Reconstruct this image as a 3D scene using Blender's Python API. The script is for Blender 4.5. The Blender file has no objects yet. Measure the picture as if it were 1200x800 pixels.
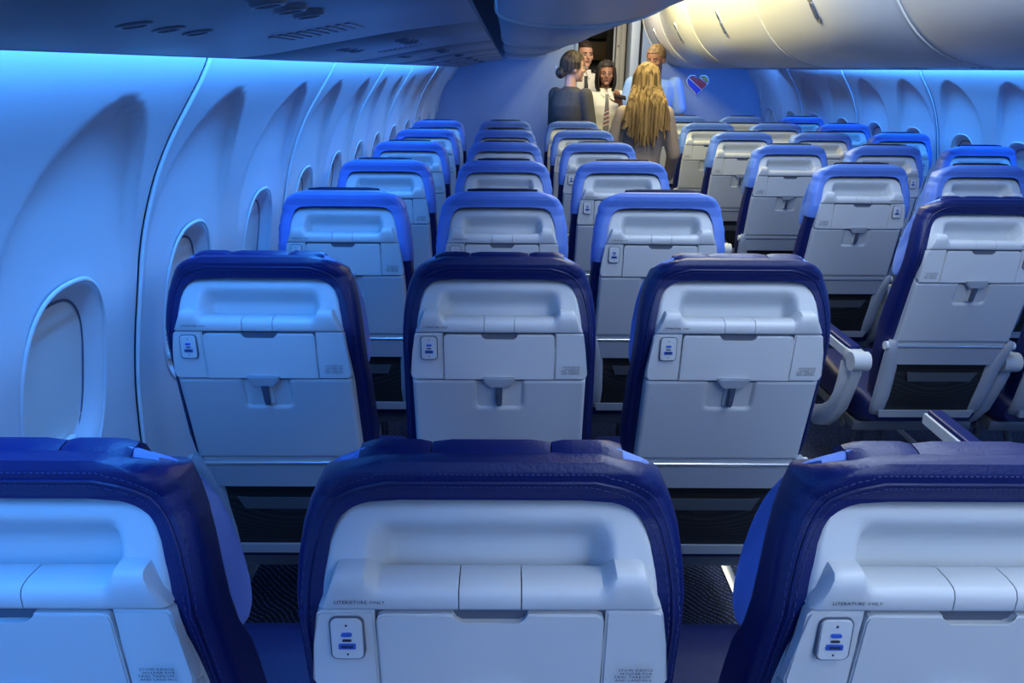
import bpy, bmesh, math, random
from mathutils import Vector, Matrix
random.seed(7)
PI = math.pi
scene = bpy.context.scene
COL = scene.collection

# ------------------------------------------------------------------ camera
EYE = 1.52
F, TH, RO, YA = 856.4, 0.3570, 0.0085, 0.0084
fw = Vector((math.sin(YA)*math.cos(TH), math.cos(YA)*math.cos(TH), -math.sin(TH)))
rt = Vector((math.cos(YA), -math.sin(YA), 0)); up = rt.cross(fw)
r2 = rt*math.cos(RO)+up*math.sin(RO); u2 = up*math.cos(RO)-rt*math.sin(RO)
cam = bpy.data.cameras.new('camera'); cam_o = bpy.data.objects.new('camera', cam); COL.objects.link(cam_o)
M4 = Matrix.Identity(4)
for i in range(3):
    M4[i][0] = r2[i]; M4[i][1] = u2[i]; M4[i][2] = -fw[i]
M4[0][3], M4[1][3], M4[2][3] = 0, 0, EYE
cam_o.matrix_world = M4
cam.sensor_width = 36; cam.lens = F/1200*36; cam.clip_start = 0.02
scene.camera = cam_o

# ------------------------------------------------------------------ world, lights, exposure
w = bpy.data.worlds.new('world'); scene.world = w; w.use_nodes = True
w.node_tree.nodes['Background'].inputs[0].default_value = (0.22, 0.42, 1.0, 1)
w.node_tree.nodes['Background'].inputs[1].default_value = 0.55
vs = scene.view_settings
vs.view_transform = 'Standard'; vs.look = 'None'; vs.gamma = 1; vs.exposure = -0.28; vs.use_curve_mapping = False

def area(name, loc, size, power, color, aim):
    l = bpy.data.lights.new(name, 'AREA'); l.shape = 'RECTANGLE'; l.size = size[0]; l.size_y = size[1]
    l.energy = power; l.color = color
    o = bpy.data.objects.new(name, l); COL.objects.link(o); o.location = loc
    d = Vector(aim).normalized()
    # local Y of the light runs along the cabin
    y = Vector((0, 1, 0)); z = -d; x = y.cross(z).normalized(); y = z.cross(x)
    o.matrix_world = Matrix(((x.x, y.x, z.x, loc[0]), (x.y, y.y, z.y, loc[1]), (x.z, y.z, z.z, loc[2]), (0, 0, 0, 1)))
    return o
CX = 0.9638
# blue mood lighting in the coves above the side walls
area('cove_light_left', (-0.462, 1.85, EYE+0.075), (0.03, 8.8), 75, (0.055, 0.32, 1.0), (-0.22, 0, -1))
area('cove_light_right', (2*CX+0.462, 2.75, EYE+0.075), (0.03, 9.6), 95, (0.055, 0.32, 1.0), (0.22, 0, -1))
# ceiling wash above the aisle: cool white along the cabin, warm at the front
area('ceiling_light', (0.82, 0.0, EYE+0.70), (0.26, 7.0), 105, (0.66, 0.80, 1.0), (0.35, 0, -1))
area('ceiling_light_front', (0.80, 5.0, EYE+0.68), (0.26, 2.8), 70, (1.0, 0.86, 0.42), (0.75, 0, -0.8))
area('entry_light', (0.90, 7.0, EYE+0.66), (0.25, 0.5), 13, (1.0, 0.86, 0.68), (0, 0.6, -1))
area('bulkhead_fill_left', (0.1, 5.9, EYE+0.055), (0.6, 0.10), 7, (0.08, 0.30, 1.0), (0, 0.8, -1))  # added blue fill that brightens the left bulkhead, no real lamp
area('bulkhead_fill_right', (2.05, 6.9, EYE+0.012), (0.5, 0.10), 7, (0.08, 0.30, 1.0), (0, 0.8, -1))  # same kind of added fill, for the right bulkhead
# cabin lighting of the rear half behind the photographer
area('rear_cabin_light', (0.9, -2.6, EYE+0.45), (2.2, 0.6), 30, (0.38, 0.60, 1.0), (0, 0.94, -0.35))

# ------------------------------------------------------------------ materials
def mat(name, color, rough=0.5, metal=0.0, bump=0.0, bscale=60, var=0.04, spec=0.5, coat=0.0, emit=None, estr=0.0, vscale=9):
    m = bpy.data.materials.new(name); m.use_nodes = True; nt = m.node_tree; p = nt.nodes['Principled BSDF']
    tc = nt.nodes.new('ShaderNodeTexCoord')
    n = nt.nodes.new('ShaderNodeTexNoise'); n.inputs['Scale'].default_value = vscale; n.inputs['Detail'].default_value = 3
    nt.links.new(tc.outputs['Object'], n.inputs['Vector'])
    mx = nt.nodes.new('ShaderNodeMix'); mx.data_type = 'RGBA'
    mx.inputs['A'].default_value = tuple(max(0, c*(1-var)) for c in color)+(1,)
    mx.inputs['B'].default_value = tuple(min(1, c*(1+var)) for c in color)+(1,)
    nt.links.new(n.outputs['Fac'], mx.inputs['Factor'])
    nt.links.new(mx.outputs['Result'], p.inputs['Base Color'])
    p.inputs['Roughness'].default_value = rough; p.inputs['Metallic'].default_value = metal
    p.inputs['Specular IOR Level'].default_value = spec; p.inputs['Coat Weight'].default_value = coat
    if bump:
        n2 = nt.nodes.new('ShaderNodeTexNoise'); n2.inputs['Scale'].default_value = bscale; n2.inputs['Detail'].default_value = 4
        nt.links.new(tc.outputs['Object'], n2.inputs['Vector'])
        b = nt.nodes.new('ShaderNodeBump'); b.inputs['Strength'].default_value = bump; b.inputs['Distance'].default_value = 0.002
        nt.links.new(n2.outputs['Fac'], b.inputs['Height']); nt.links.new(b.outputs['Normal'], p.inputs['Normal'])
    if emit:
        p.inputs['Emission Color'].default_value = tuple(emit)+(1,); p.inputs['Emission Strength'].default_value = estr
    return m
SHELL = mat('seat_shell_plastic', (0.56, 0.60, 0.64), 0.42, bump=0.12, bscale=900, var=0.02)
PLATE = mat('tray_plastic', (0.60, 0.635, 0.67), 0.38, bump=0.10, bscale=900, var=0.02)
TRAYM = mat('tray_table_plastic', (0.50, 0.54, 0.59), 0.45, bump=0.10, bscale=900, var=0.02)
LOWER = mat('lower_frame_plastic', (0.37, 0.41, 0.48), 0.45, var=0.03)
NAVY = mat('navy_leather', (0.003, 0.010, 0.100), 0.38, bump=0.25, bscale=260, var=0.12)
SEATN = mat('navy_cushion_leather', (0.004, 0.009, 0.075), 0.5, bump=0.3, bscale=200, var=0.12)
HRTOP = mat('dark_headrest_top', (0.006, 0.009, 0.035), 0.75, spec=0.15)
BLUE = mat('blue_headrest_leather', (0.11, 0.23, 0.70), 0.42, bump=0.35, bscale=200, var=0.08)
PERI = mat('pale_blue_fabric', (0.20, 0.33, 0.82), 0.75, bump=0.4, bscale=1200, var=0.05)
DARK = mat('dark_gap', (0.008, 0.010, 0.018), 0.8)
LATCHM = mat('latch_grey_plastic', (0.075, 0.10, 0.16), 0.4)
STITCH = mat('stitch_thread', (0.035, 0.05, 0.17), 0.8)
METAL = mat('brushed_aluminium', (0.68, 0.70, 0.73), 0.28, metal=0.85)
GREYM = mat('grey_metal_leg', (0.16, 0.18, 0.22), 0.4, metal=0.5)
INK = mat('black_ink', (0.02, 0.03, 0.06), 0.7)
USBB = mat('usb_blue', (0.02, 0.07, 0.42), 0.4, emit=(0.05, 0.25, 1.0), estr=0.08)
WALLM = mat('sidewall_laminate', (0.66, 0.69, 0.74), 0.55, bump=0.10, bscale=500, var=0.02)
SHADE = mat('window_shade_plastic', (0.72, 0.72, 0.70), 0.55, var=0.02)
GROOVE = mat('panel_joint_rubber', (0.10, 0.12, 0.17), 0.6)
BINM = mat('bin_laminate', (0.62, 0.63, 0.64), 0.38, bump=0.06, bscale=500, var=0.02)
BINL = mat('shaded_bin_laminate', (0.27, 0.33, 0.44), 0.34, var=0.03)  # bin laminate with the shade of the left side put into its colour
PSUM = mat('service_panel_plastic', (0.11, 0.15, 0.22), 0.30, var=0.06, bump=0.1, bscale=30)
BULK = mat('bulkhead_laminate', (0.24, 0.34, 0.56), 0.6, bump=0.1, bscale=400, var=0.03)
BULKW = mat('pale_blue_trim', (0.34, 0.42, 0.56), 0.5)
JAMB = mat('door_frame_paint', (0.44, 0.45, 0.44), 0.5)
TRIMW = mat('white_trim', (0.74, 0.76, 0.80), 0.4)
BLACKP = mat('black_panel', (0.012, 0.011, 0.010), 0.5)
BROWN = mat('brown_panel', (0.09, 0.055, 0.02), 0.5)
REDL = mat('red_indicator', (0.8, 0.05, 0.02), 0.4, emit=(1, 0.06, 0.02), estr=2.0)

def net_material():
    m = bpy.data.materials.new('black_net'); m.use_nodes = True; nt = m.node_tree; p = nt.nodes['Principled BSDF']
    tc = nt.nodes.new('ShaderNodeTexCoord'); mp = nt.nodes.new('ShaderNodeMapping')
    mp.inputs['Rotation'].default_value = (0, 0.0, 0)
    nt.links.new(tc.outputs['Object'], mp.inputs['Vector'])
    v = nt.nodes.new('ShaderNodeTexVoronoi'); v.inputs['Scale'].default_value = 330; v.inputs['Randomness'].default_value = 0.12
    nt.links.new(mp.outputs['Vector'], v.inputs['Vector'])
    r = nt.nodes.new('ShaderNodeValToRGB'); r.color_ramp.elements[0].position = 0.16; r.color_ramp.elements[0].color = (0.075, 0.095, 0.12, 1)
    r.color_ramp.elements[1].position = 0.34; r.color_ramp.elements[1].color = (0.006, 0.007, 0.010, 1)
    nt.links.new(v.outputs['Distance'], r.inputs['Fac']); nt.links.new(r.outputs['Color'], p.inputs['Base Color'])
    p.inputs['Roughness'].default_value = 0.7
    return m
NET = net_material()
NETB = mat('black_net_back', (0.006, 0.007, 0.010), 0.8)

def carpet_material():
    m = bpy.data.materials.new('patterned_carpet'); m.use_nodes = True; nt = m.node_tree; p = nt.nodes['Principled BSDF']
    tc = nt.nodes.new('ShaderNodeTexCoord')
    nz = nt.nodes.new('ShaderNodeTexNoise'); nz.inputs['Scale'].default_value = 2.3; nt.links.new(tc.outputs['Object'], nz.inputs['Vector'])
    wv = nt.nodes.new('ShaderNodeTexWave'); wv.wave_type = 'BANDS'; wv.bands_direction = 'DIAGONAL'
    wv.inputs['Scale'].default_value = 30; wv.inputs['Distortion'].default_value = 6; wv.inputs['Detail'].default_value = 0; wv.inputs['Detail Scale'].default_value = 0.35
    nt.links.new(tc.outputs['Object'], wv.inputs['Vector'])
    w2 = nt.nodes.new('ShaderNodeTexNoise'); w2.inputs['Scale'].default_value = 240; w2.inputs['Detail'].default_value = 1
    nt.links.new(tc.outputs['Object'], w2.inputs['Vector'])
    mu = nt.nodes.new('ShaderNodeMath'); mu.operation = 'MULTIPLY'
    nt.links.new(wv.outputs['Fac'], mu.inputs[0]); nt.links.new(w2.outputs['Fac'], mu.inputs[1])
    r = nt.nodes.new('ShaderNodeValToRGB'); r.color_ramp.elements[0].position = 0.42; r.color_ramp.elements[0].color = (0.006, 0.008, 0.016, 1)
    r.color_ramp.elements[1].position = 0.52; r.color_ramp.elements[1].color = (0.09, 0.13, 0.32, 1)
    nt.links.new(mu.outputs[0], r.inputs['Fac']); nt.links.new(r.outputs['Color'], p.inputs['Base Color'])
    p.inputs['Roughness'].default_value = 0.95
    return m
CARPET = carpet_material()

# ------------------------------------------------------------------ mesh helpers
def new_bm(): return bmesh.new()
def link(name, bm, m, parent=None, smooth=True, angle=0.7):
    me = bpy.data.meshes.new(name)
    bmesh.ops.recalc_face_normals(bm, faces=bm.faces)
    if smooth:
        for f in bm.faces: f.smooth = True
        for e in bm.edges:
            if len(e.link_faces) == 2 and e.calc_face_angle(0) > angle: e.smooth = False
    bm.to_mesh(me); bm.free()
    mats = m if isinstance(m, (list, tuple)) else [m]
    for k in mats: me.materials.append(k)
    o = bpy.data.objects.new(name, me); COL.objects.link(o)
    if parent: o.parent = parent
    return o
def tag(o, label=None, cat=None, group=None, kind=None):
    if label: o['label'] = label
    if cat: o['category'] = cat
    if group: o['group'] = group
    if kind: o['kind'] = kind
    return o
def empty(name, loc=(0, 0, 0), rz=0, parent=None):
    o = bpy.data.objects.new(name, None); COL.objects.link(o); o.location = loc; o.rotation_euler = (0, 0, rz)
    o.empty_display_size = 0.1
    if parent: o.parent = parent
    return o
def box(bm, x0, x1, y0, y1, z0, z1, bev=0.0, seg=2):
    vs_ = [bm.verts.new((x, y, z)) for x in (x0, x1) for y in (y0, y1) for z in (z0, z1)]
    idx = [(0, 1, 3, 2), (4, 6, 7, 5), (0, 4, 5, 1), (2, 3, 7, 6), (0, 2, 6, 4), (1, 5, 7, 3)]
    fs = [bm.faces.new([vs_[i] for i in f]) for f in idx]
    if bev:
        es = list({e for f in fs for e in f.edges})
        bmesh.ops.bevel(bm, geom=es, offset=bev, segments=seg, affect='EDGES', profile=0.5)
    return vs_
def loft(bm, rings, closed=True, cap=True):
    R = [[bm.verts.new(p) for p in r] for r in rings]
    n = len(R[0])
    for a, b in zip(R, R[1:]):
        for i in range(n if closed else n-1):
            j = (i+1) % n
            bm.faces.new((a[i], a[j], b[j], b[i]))
    if cap and closed:
        bm.faces.new(R[0][::-1]); bm.faces.new(R[-1])
    return R
def tube(bm, pts, r, seg=10, r1=None):
    pts = [Vector(p) for p in pts]; rings = []
    r1 = r if r1 is None else r1
    t0 = (pts[1]-pts[0]).normalized()
    a = Vector((0, 0, 1)) if abs(t0.z) < 0.9 else Vector((1, 0, 0))
    x = t0.cross(a).normalized()
    for i, p in enumerate(pts):
        t = (pts[min(i+1, len(pts)-1)]-pts[max(i-1, 0)]).normalized()
        x = (x-t*x.dot(t)).normalized(); y = t.cross(x)
        rr = r+(r1-r)*i/(len(pts)-1)
        rings.append([p+x*math.cos(2*PI*k/seg)*rr+y*math.sin(2*PI*k/seg)*rr for k in range(seg)])
    loft(bm, rings)
def ellipsoid(bm, c, r, u=16, v=10, rot=None):
    mm = Matrix.Translation(Vector(c)) @ (rot.to_4x4() if rot else Matrix.Identity(4)) @ Matrix.Diagonal((r[0], r[1], r[2], 1))
    bmesh.ops.create_uvsphere(bm, u_segments=u, v_segments=v, radius=1, matrix=mm)
def capsule(bm, p0, p1, r0, r1, seg=10):
    p0 = Vector(p0); p1 = Vector(p1)
    tube(bm, [p0, p0.lerp(p1, .5), p1], r0, seg, r1)
    ellipsoid(bm, p0, (r0,)*3, seg, 6); ellipsoid(bm, p1, (r1,)*3, seg, 6)
def interp(tab, z):
    if z <= tab[0][0]: return tab[0][1]
    for (a, va), (b, vb) in zip(tab, tab[1:]):
        if z <= b: return va+(vb-va)*(z-a)/(b-a)
    return tab[-1][1]
def sstep(a, b, x):
    t = max(0.0, min(1.0, (x-a)/(b-a))); return t*t*(3-2*t)
def catmull(pts, k=6):
    out = []
    P_ = [pts[0]]+list(pts)+[pts[-1]]
    for i in range(1, len(P_)-2):
        p0, p1, p2, p3 = [Vector(q) for q in P_[i-1:i+3]]
        for j in range(k):
            t = j/k
            out.append(0.5*((2*p1)+(p2-p0)*t+(2*p0-5*p1+4*p2-p3)*t*t+(3*p1-p0-3*p2+p3)*t**3))
    out.append(Vector(pts[-1])); return out
def text_mesh(s, size, spacing=1.0, align='LEFT', line=1.0, shear=0.0):
    cu = bpy.data.curves.new('t', 'FONT'); cu.body = s; cu.size = size; cu.space_character = spacing; cu.align_x = align
    cu.space_line = line; cu.shear = shear; cu.resolution_u = 1; cu.offset = size*0.006
    o = bpy.data.objects.new('t', cu); COL.objects.link(o)
    bpy.context.view_layer.update()
    me = bpy.data.meshes.new_from_object(o.evaluated_get(bpy.context.evaluated_depsgraph_get()))
    bpy.data.objects.remove(o); bpy.data.curves.remove(cu)
    return me

# ------------------------------------------------------------------ setting: floor, walls, ceiling, bins
bm = new_bm(); box(bm, -0.9, 2.85, -2.8, 10.2, -0.05, 0.0); fl = link('floor', bm, CARPET, smooth=False); tag(fl, kind='structure')
for i, xx in enumerate((-0.56, 0.20, 0.72, 1.22, 1.78, 2.42)):
    bm = new_bm(); box(bm, xx-0.016, xx+0.016, -1.0, 7.4, 0.0, 0.008, 0.003)
    o = link('seat_track', bm, METAL, fl)

PROF = [(0.0, 0.80), (0.30, 0.80), (0.66, 0.795), (0.82, 0.785), (0.90, 0.778), (1.02, 0.757), (1.10, 0.738), (1.18, 0.722), (1.27, 0.692), (1.36, 0.652),
        (1.44, 0.600), (1.50, 0.556), (1.535, 0.535), (1.58, 0.520), (1.64, 0.510)]
def wall_x(z):   # lateral distance of the wall from the photographer's axis
    return sum(interp(PROF, z+d) for d in (-0.04, -0.02, 0, 0.02, 0.04))/5
PW = 1.016
WIN = (0.254, 0.762)
def sidewall_bm():
    bm = new_bm(); ny, nz = 96, 132
    grid = []
    for i in range(ny+1):
        y = 0.004+(PW-0.008)*i/ny
        row = []
        for j in range(nz+1):
            z = 0.12+(1.62-0.12)*j/nz
            off = 0.0
            for c in WIN:
                # long arched shadow lobe pressed above each window
                lt, lb = 1.465, 1.10
                if z < lt:
                    hw = 0.205*max(0.0, 1-((z-lb)/(lt-lb))**2.4)**0.5 if z > lb else 0.205
                    cy = c-0.01+(0.015 if c > 0.5 else -0.015)
                    d = hw-abs(y-cy)
                    fade = sstep(0.86, 1.12, z)
                    off += 0.017*sstep(-0.002, 0.014, d)*sstep(1.04, 1.34, z)
                # window well
                q = (abs(y-c)/0.125)**2.5+(abs(z-0.995)/0.184)**2.5
                off += 0.034*(1-sstep(0.45, 1.03, q))
            e = min(y, PW-y)
            off += 0.006*(1-sstep(0.0, 0.012, e))
            row.append(bm.verts.new((-(wall_x(z)+off), y, z)))
        grid.append(row)
    for a, b in zip(grid, grid[1:]):
        for j in range(nz): bm.faces.new((a[j], a[j+1], b[j+1], b[j]))
    return bm
def window_ring(bm, c, ry, rz, r, zc, off, sq=2.6, seg=56):
    pts = []
    for k in range(seg):
        a = 2*PI*k/seg; ca, sa = math.cos(a), math.sin(a)
        y = c+ry*math.copysign(abs(ca)**(2/sq), ca); z = zc+rz*math.copysign(abs(sa)**(2/sq), sa)
        pts.append((y, z))
    rings = []
    for k, (y, z) in enumerate(pts):
        yn, zn = y-c, z-zc; L = math.hypot(yn, zn); yn /= L; zn /= L
        x = wall_x(z)
        ring = []
        for m_ in range(8):
            b = 2*PI*m_/8
            ring.append((-(x+off-math.sin(b)*r*0.55), y+yn*math.cos(b)*r, z+zn*math.cos(b)*r))
        rings.append(ring)
    rings.append(rings[0]); loft(bm, rings, cap=False)
    bmesh.ops.remove_doubles(bm, verts=bm.verts, dist=1e-5)
def shade_bm(c):
    bm = new_bm(); n = 14; g = []
    for j in range(n+1):
        z = 0.83+0.33*j/n
        g.append([bm.verts.new((-(wall_x(z)+0.030+0.0015*(j % 2 == 0)), c+y, z)) for y in (-0.115, 0.115)])
    for a, b in zip(g, g[1:]): bm.faces.new((a[0], a[1], b[1], b[0]))
    return bm
wl = empty('wall_left'); tag(wl, kind='structure')
wr = empty('wall_right'); tag(wr, kind='structure')
pan0 = link('sidewall_panel', sidewall_bm(), WALLM, wl, angle=3)
subs = []
for c in WIN:
    bm = new_bm(); window_ring(bm, c, 0.128, 0.188, 0.0045, 0.995, 0.0); subs.append(link('window_frame', bm, WALLM, pan0, angle=3))
    bm = new_bm(); window_ring(bm, c, 0.101, 0.152, 0.0028, 0.995, 0.029); subs.append(link('shade_seal', bm, GROOVE, pan0, angle=3))
    subs.append(link('window_shade', shade_bm(c), SHADE, pan0))
    bm = new_bm(); xx = wall_x(0.87)+0.024; box(bm, -xx-0.004, -xx+0.010, c-0.05, c+0.05, 0.865, 0.879, 0.003); subs.append(link('shade_handle', bm, SHADE, pan0))
bm = new_bm()   # edge bead between two panels
pp = [(-(wall_x(0.12+1.5*j/60)-0.0015), PW, 0.12+1.5*j/60) for j in range(61)]
tube(bm, pp, 0.0045, 6); bead = link('panel_edge', bm, TRIMW, pan0, angle=3); subs.append(bead)
def put_panel(o, s, y, taper, rot):
    o.location = ((0 if s > 0 else 2*CX)+taper*s, y, 0); o.scale = (1 if s > 0 else -1, 1, 1)
    o.rotation_euler = (0, 0, -rot*s)
def copy_children(src, dst):
    for ch in list(src.children):
        c = ch.copy(); COL.objects.link(c); c.parent = dst
        copy_children(ch, c)
def dup(o):
    c = o.copy(); COL.objects.link(c); copy_children(o, c); return c
def wall_run(parent, s, ys, taps, first=None):
    for i, y in enumerate(ys):
        if first is not None and i == 0: p = first
        else:
            p = pan0.copy(); COL.objects.link(p)
            for ch in subs:
                c = ch.copy(); COL.objects.link(c); c.parent = p
        p.parent = parent
        t0, t1 = taps[i], taps[i+1]
        put_panel(p, s, y, t0, math.atan((t1-t0)/PW))
Y0L = 1.42
ysl = [Y0L+PW*k for k in range(-4, 6)]; tl = [0]*8+[0.045, 0.09, 0.14]
wall_run(wl, 1, ysl, tl, pan0)
Y0R = 4.65
ysr = [Y0R+PW*k for k in range(-7, 3)]; tr = [0]*8+[0.03, 0.06, 0.10]
wall_run(wr, -1, ysr, tr)
bm = new_bm(); box(bm, -0.90, -0.86, -2.8, 10.2, 0, 2.4); link('wall_liner', bm, BULK, wl, smooth=False)
bm = new_bm(); box(bm, 2*CX+0.86, 2*CX+0.90, -2.8, 10.2, 0, 2.4); link('wall_liner', bm, BULK, wr, smooth=False)
for s, xo, par in ((1, 0, wl), (-1, 2*CX, wr)):  # dado air grille at floor level
    bm = new_bm(); x = xo-s*0.80; box(bm, min(x, x-s*0.01), max(x, x-s*0.01), -2.6, 7.6 if s < 0 else 6.3, 0.0, 0.125); link('dado_panel', bm, LOWER, par, smooth=False)
# ceiling
bm = new_bm(); box(bm, -0.9, 2.85, -2.8, 10.2, EYE+0.80, EYE+0.84)
ce = link('ceiling', bm, WALLM, smooth=False); tag(ce, kind='structure')

def extr_profile(bm, prof, y0, y1, t=0.02, inset=0.0, seg=1, bev=0.006):
    # prof: list of (x,z) world with z relative to the eye; solid strip, edges rolled over at both ends
    prof = [Vector((p[0], p[1])) for p in prof]; n = len(prof)
    nrm = []
    for i in range(n):
        d = (prof[min(i+1, n-1)]-prof[max(i-1, 0)]).normalized(); nrm.append(Vector((-d.y, d.x)))
    rings = []
    by = abs(bev)
    for y, k in ((y0, 1.0), (y0+by*0.3, 0.4), (y0+by, 0.0), (y1-by, 0.0), (y1-by*0.3, 0.4), (y1, 1.0)):
        ring = [(p.x+q.x*k*bev, y, EYE+p.y+q.y*k*bev) for p, q in zip(prof, nrm)]
        ring += [(p.x+q.x*t, y, EYE+p.y+q.y*t) for p, q in reversed(list(zip(prof, nrm)))]
        rings.append(ring)
    loft(bm, rings)
def on_profile(prof, f):
    L = [0]
    for a, b in zip(prof, prof[1:]): L.append(L[-1]+(Vector(b)-Vector(a)).length)
    t = f*L[-1]
    for i in range(len(prof)-1):
        if t <= L[i+1]:
            k = (t-L[i])/(L[i+1]-L[i]); p = Vector(prof[i]).lerp(Vector(prof[i+1]), k)
            d = (Vector(prof[i+1])-Vector(prof[i])).normalized(); return p, d
    return Vector(prof[-1]), d
SEAMM = mat('bin_seam_strip', (0.80, 0.80, 0.76), 0.5)
LB = [(-0.022, 0.13), (-0.018, 0.103), (0.03, 0.088), (0.11, 0.082), (0.20, 0.086), (0.29, 0.108), (0.39, 0.175), (0.48, 0.30), (0.55, 0.48), (0.58, 0.79)]
LBs = [tuple(v) for v in catmull([Vector((a, b, 0)) for a, b in LB], 5)]; LBs = [(a[0], a[1]) for a in LBs]
RB = [(2.06, 0.045), (1.98, 0.026), (1.86, 0.020), (1.74, 0.026), (1.62, 0.055), (1.51, 0.120), (1.42, 0.215), (1.34, 0.35), (1.29, 0.52), (1.28, 0.79)]
RBs = [(a[0], a[1]) for a in catmull([Vector((a, b, 0)) for a, b in RB], 5)]
def bin_thing(prof, y0, y1, m, label, side, latch_f, group, sgn):
    t = empty('overhead_bin', (prof[len(prof)//2][0], (y0+y1)/2, EYE)); tag(t, label, 'bin', group)
    ox, oy, oz = t.location
    bm = new_bm(); extr_profile(bm, prof, y0+0.003, y1-0.003, 0.02*sgn, bev=0.010*sgn if sgn < 0 else 0.010)
    bmesh.ops.translate(bm, verts=bm.verts, vec=(-ox, -oy, -oz))
    link('door', bm, m, t, angle=1.2)
    bm = new_bm(); tube(bm, [Vector((q.x if hasattr(q, 'x') else q[0], y1, EYE+q[1]))-Vector((ox, oy, oz)) for q in prof], 0.0055, 6); link('seam_strip', bm, SEAMM, t)
    # long oval latch pressed in the door face
    p, d = on_profile(prof, latch_f); nn = Vector((-d.y, d.x))*(-sgn)
    if True:
        bm = new_bm(); u = Vector((d.x, 0, d.y)); v = Vector((0, 1, 0)); nrm = Vector((nn.x, 0, nn.y)); cc = Vector((p.x, (y0+y1)/2, EYE+p.y))-Vector((ox, oy, oz))
        def oval(bm, cc, a, b, h, k=24):
            top = []; bot = []
            for i in range(k):
                an = 2*PI*i/k; e = u*(a-b)*(1 if math.cos(an) > 0 else -1)+u*b*math.cos(an)+v*b*math.sin(an)
                bot.append(cc+e*1.08-nrm*0.012); top.append(cc+e+nrm*h)
            loft(bm, [bot, top])
        oval(bm, cc, 0.088, 0.026, 0.002); link('latch_plate', bm, METAL, t)
        bm = new_bm(); oval(bm, cc-u*0.028, 0.040, 0.017, 0.006); link('latch_handle', bm, LATCHM, t)
        bm = new_bm(); oval(bm, cc+u*0.052, 0.019, 0.017, 0.0045); link('latch_button', bm, LATCHM, t)
ends = [0.12, 1.60, 3.08, 4.56, 6.84]
names = ['nearest dark blue-lit overhead bin above the left seats', 'dark blue-lit overhead bin over the left seats, second from the camera', 'blue-lit overhead bin over the left seats, third from the camera', 'farthest left overhead bin, its end meeting the blue bulkhead']
for i, (a, b) in enumerate(zip(ends, ends[1:])):
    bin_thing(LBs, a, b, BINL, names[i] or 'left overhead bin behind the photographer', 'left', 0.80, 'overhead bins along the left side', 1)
ends = [-0.02, 1.42, 2.88, 4.36, 5.88, 6.90, 7.69]
names = ['right overhead bin nearest the camera', 'pale overhead bin at the top right corner of the photo', 'pale curved overhead bin, second from the top right corner', 'pale overhead bin with warm yellow light on its upper face', 'pale overhead bin lit yellow, left of the one with the long latch', 'short pale overhead bin meeting the bulkhead above the blue-shirted man']
for i, (a, b) in enumerate(zip(ends, ends[1:])):
    nm = names[i] if i < len(names) else ''
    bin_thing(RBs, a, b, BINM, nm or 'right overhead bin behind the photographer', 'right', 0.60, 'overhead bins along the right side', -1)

# passenger service panels under the bins (lights, vents)
PL = [(-0.440, 0.012), (-0.37, 0.020), (-0.28, 0.036), (-0.16, 0.056), (-0.045, 0.070)]
PLs = [(a[0], a[1]) for a in catmull([Vector((a, b, 0)) for a, b in PL], 4)]
PR = [(2*CX+0.440, 0.012), (2*CX+0.37, 0.018), (2*CX+0.28, 0.026), (2*CX+0.16, 0.034), (2.04, 0.045)]
def service_unit(prof, y0, y1, label, group, sgn):
    t = empty('service_unit', (prof[2][0], (y0+y1)/2, EYE)); tag(t, label, 'service panel', group)
    o3 = Vector(t.location)
    bm = new_bm(); extr_profile(bm, prof, y0+0.002, y1-0.002, 0.012*sgn, bev=0.004*sgn)
    bmesh.ops.translate(bm, verts=bm.verts, vec=-o3); link('panel', bm, PSUM, t, angle=1.0)
    # raised edge lip that catches the blue light
    bm = new_bm(); tube(bm, [(prof[0][0], y0+0.002, EYE+prof[0][1]+0.002)-o3 if False else Vector((prof[0][0], y0+0.002, EYE+prof[0][1]+0.003))-o3, Vector((prof[0][0], y1-0.002, EYE+prof[0][1]+0.003))-o3], 0.004, 6); link('edge_strip', bm, BINL, t)
    def disc(f, y, r, nm, m, h=0.004, seg=20, hole=None):
        p, d = on_profile(prof, f); n = Vector((d.y, 0, -d.x))*sgn; u = Vector((d.x, 0, d.y)); v = Vector((0, 1, 0))
        c = Vector((p.x, y, EYE+p.y))-o3; bm = new_bm()
        rings = []
        for rr, hh in ((r, -0.004), (r, h*0.6), (r*0.9, h), (r*0.72, h), (r*0.66, h*0.2)):
            rings.append([c+u*math.cos(2*PI*k/seg)*rr+v*math.sin(2*PI*k/seg)*rr+n*hh for k in range(seg)])
        loft(bm, rings); return link(nm, bm, m, t)
    ym = (y0+y1)/2
    for k in (-1, 0, 1):
        disc(0.34, ym-0.14+k*0.065, 0.015, 'reading_light', PSUM, 0.002); disc(0.62, ym-0.14+k*0.065, 0.016, 'air_vent', PSUM, 0.005)
    p, d = on_profile(prof, 0.5); u = Vector((d.x, 0, d.y)); n = Vector((d.y, 0, -d.x))*sgn
    bm = new_bm(); c = Vector((p.x, ym+0.16, EYE+p.y))-o3
    for k in range(9):
        cc = c+u*(k-4)*0.012+n*0.001
        vsx = [cc+u*0.003+Vector((0, 0.05, 0)), cc-u*0.003+Vector((0, 0.05, 0)), cc-u*0.003-Vector((0, 0.05, 0)), cc+u*0.003-Vector((0, 0.05, 0))]
        loft(bm, [[q-n*0.004 for q in vsx], [q+n*0.0002 for q in vsx]])
    link('speaker_grille', bm, PSUM, t, smooth=False)
ords = ['nearest', 'second', 'third', 'fourth', 'fifth', 'sixth', 'seventh', 'eighth']
k = 0
for i in range(0, 8):
    y = 0.45+0.813*i
    lab = ('%s dark service panel with vents under the left bins, counted from the camera' % ords[i])
    service_unit(PLs, y, min(y+0.813, 6.84), lab, 'service panels under the left bins', 1)
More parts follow.
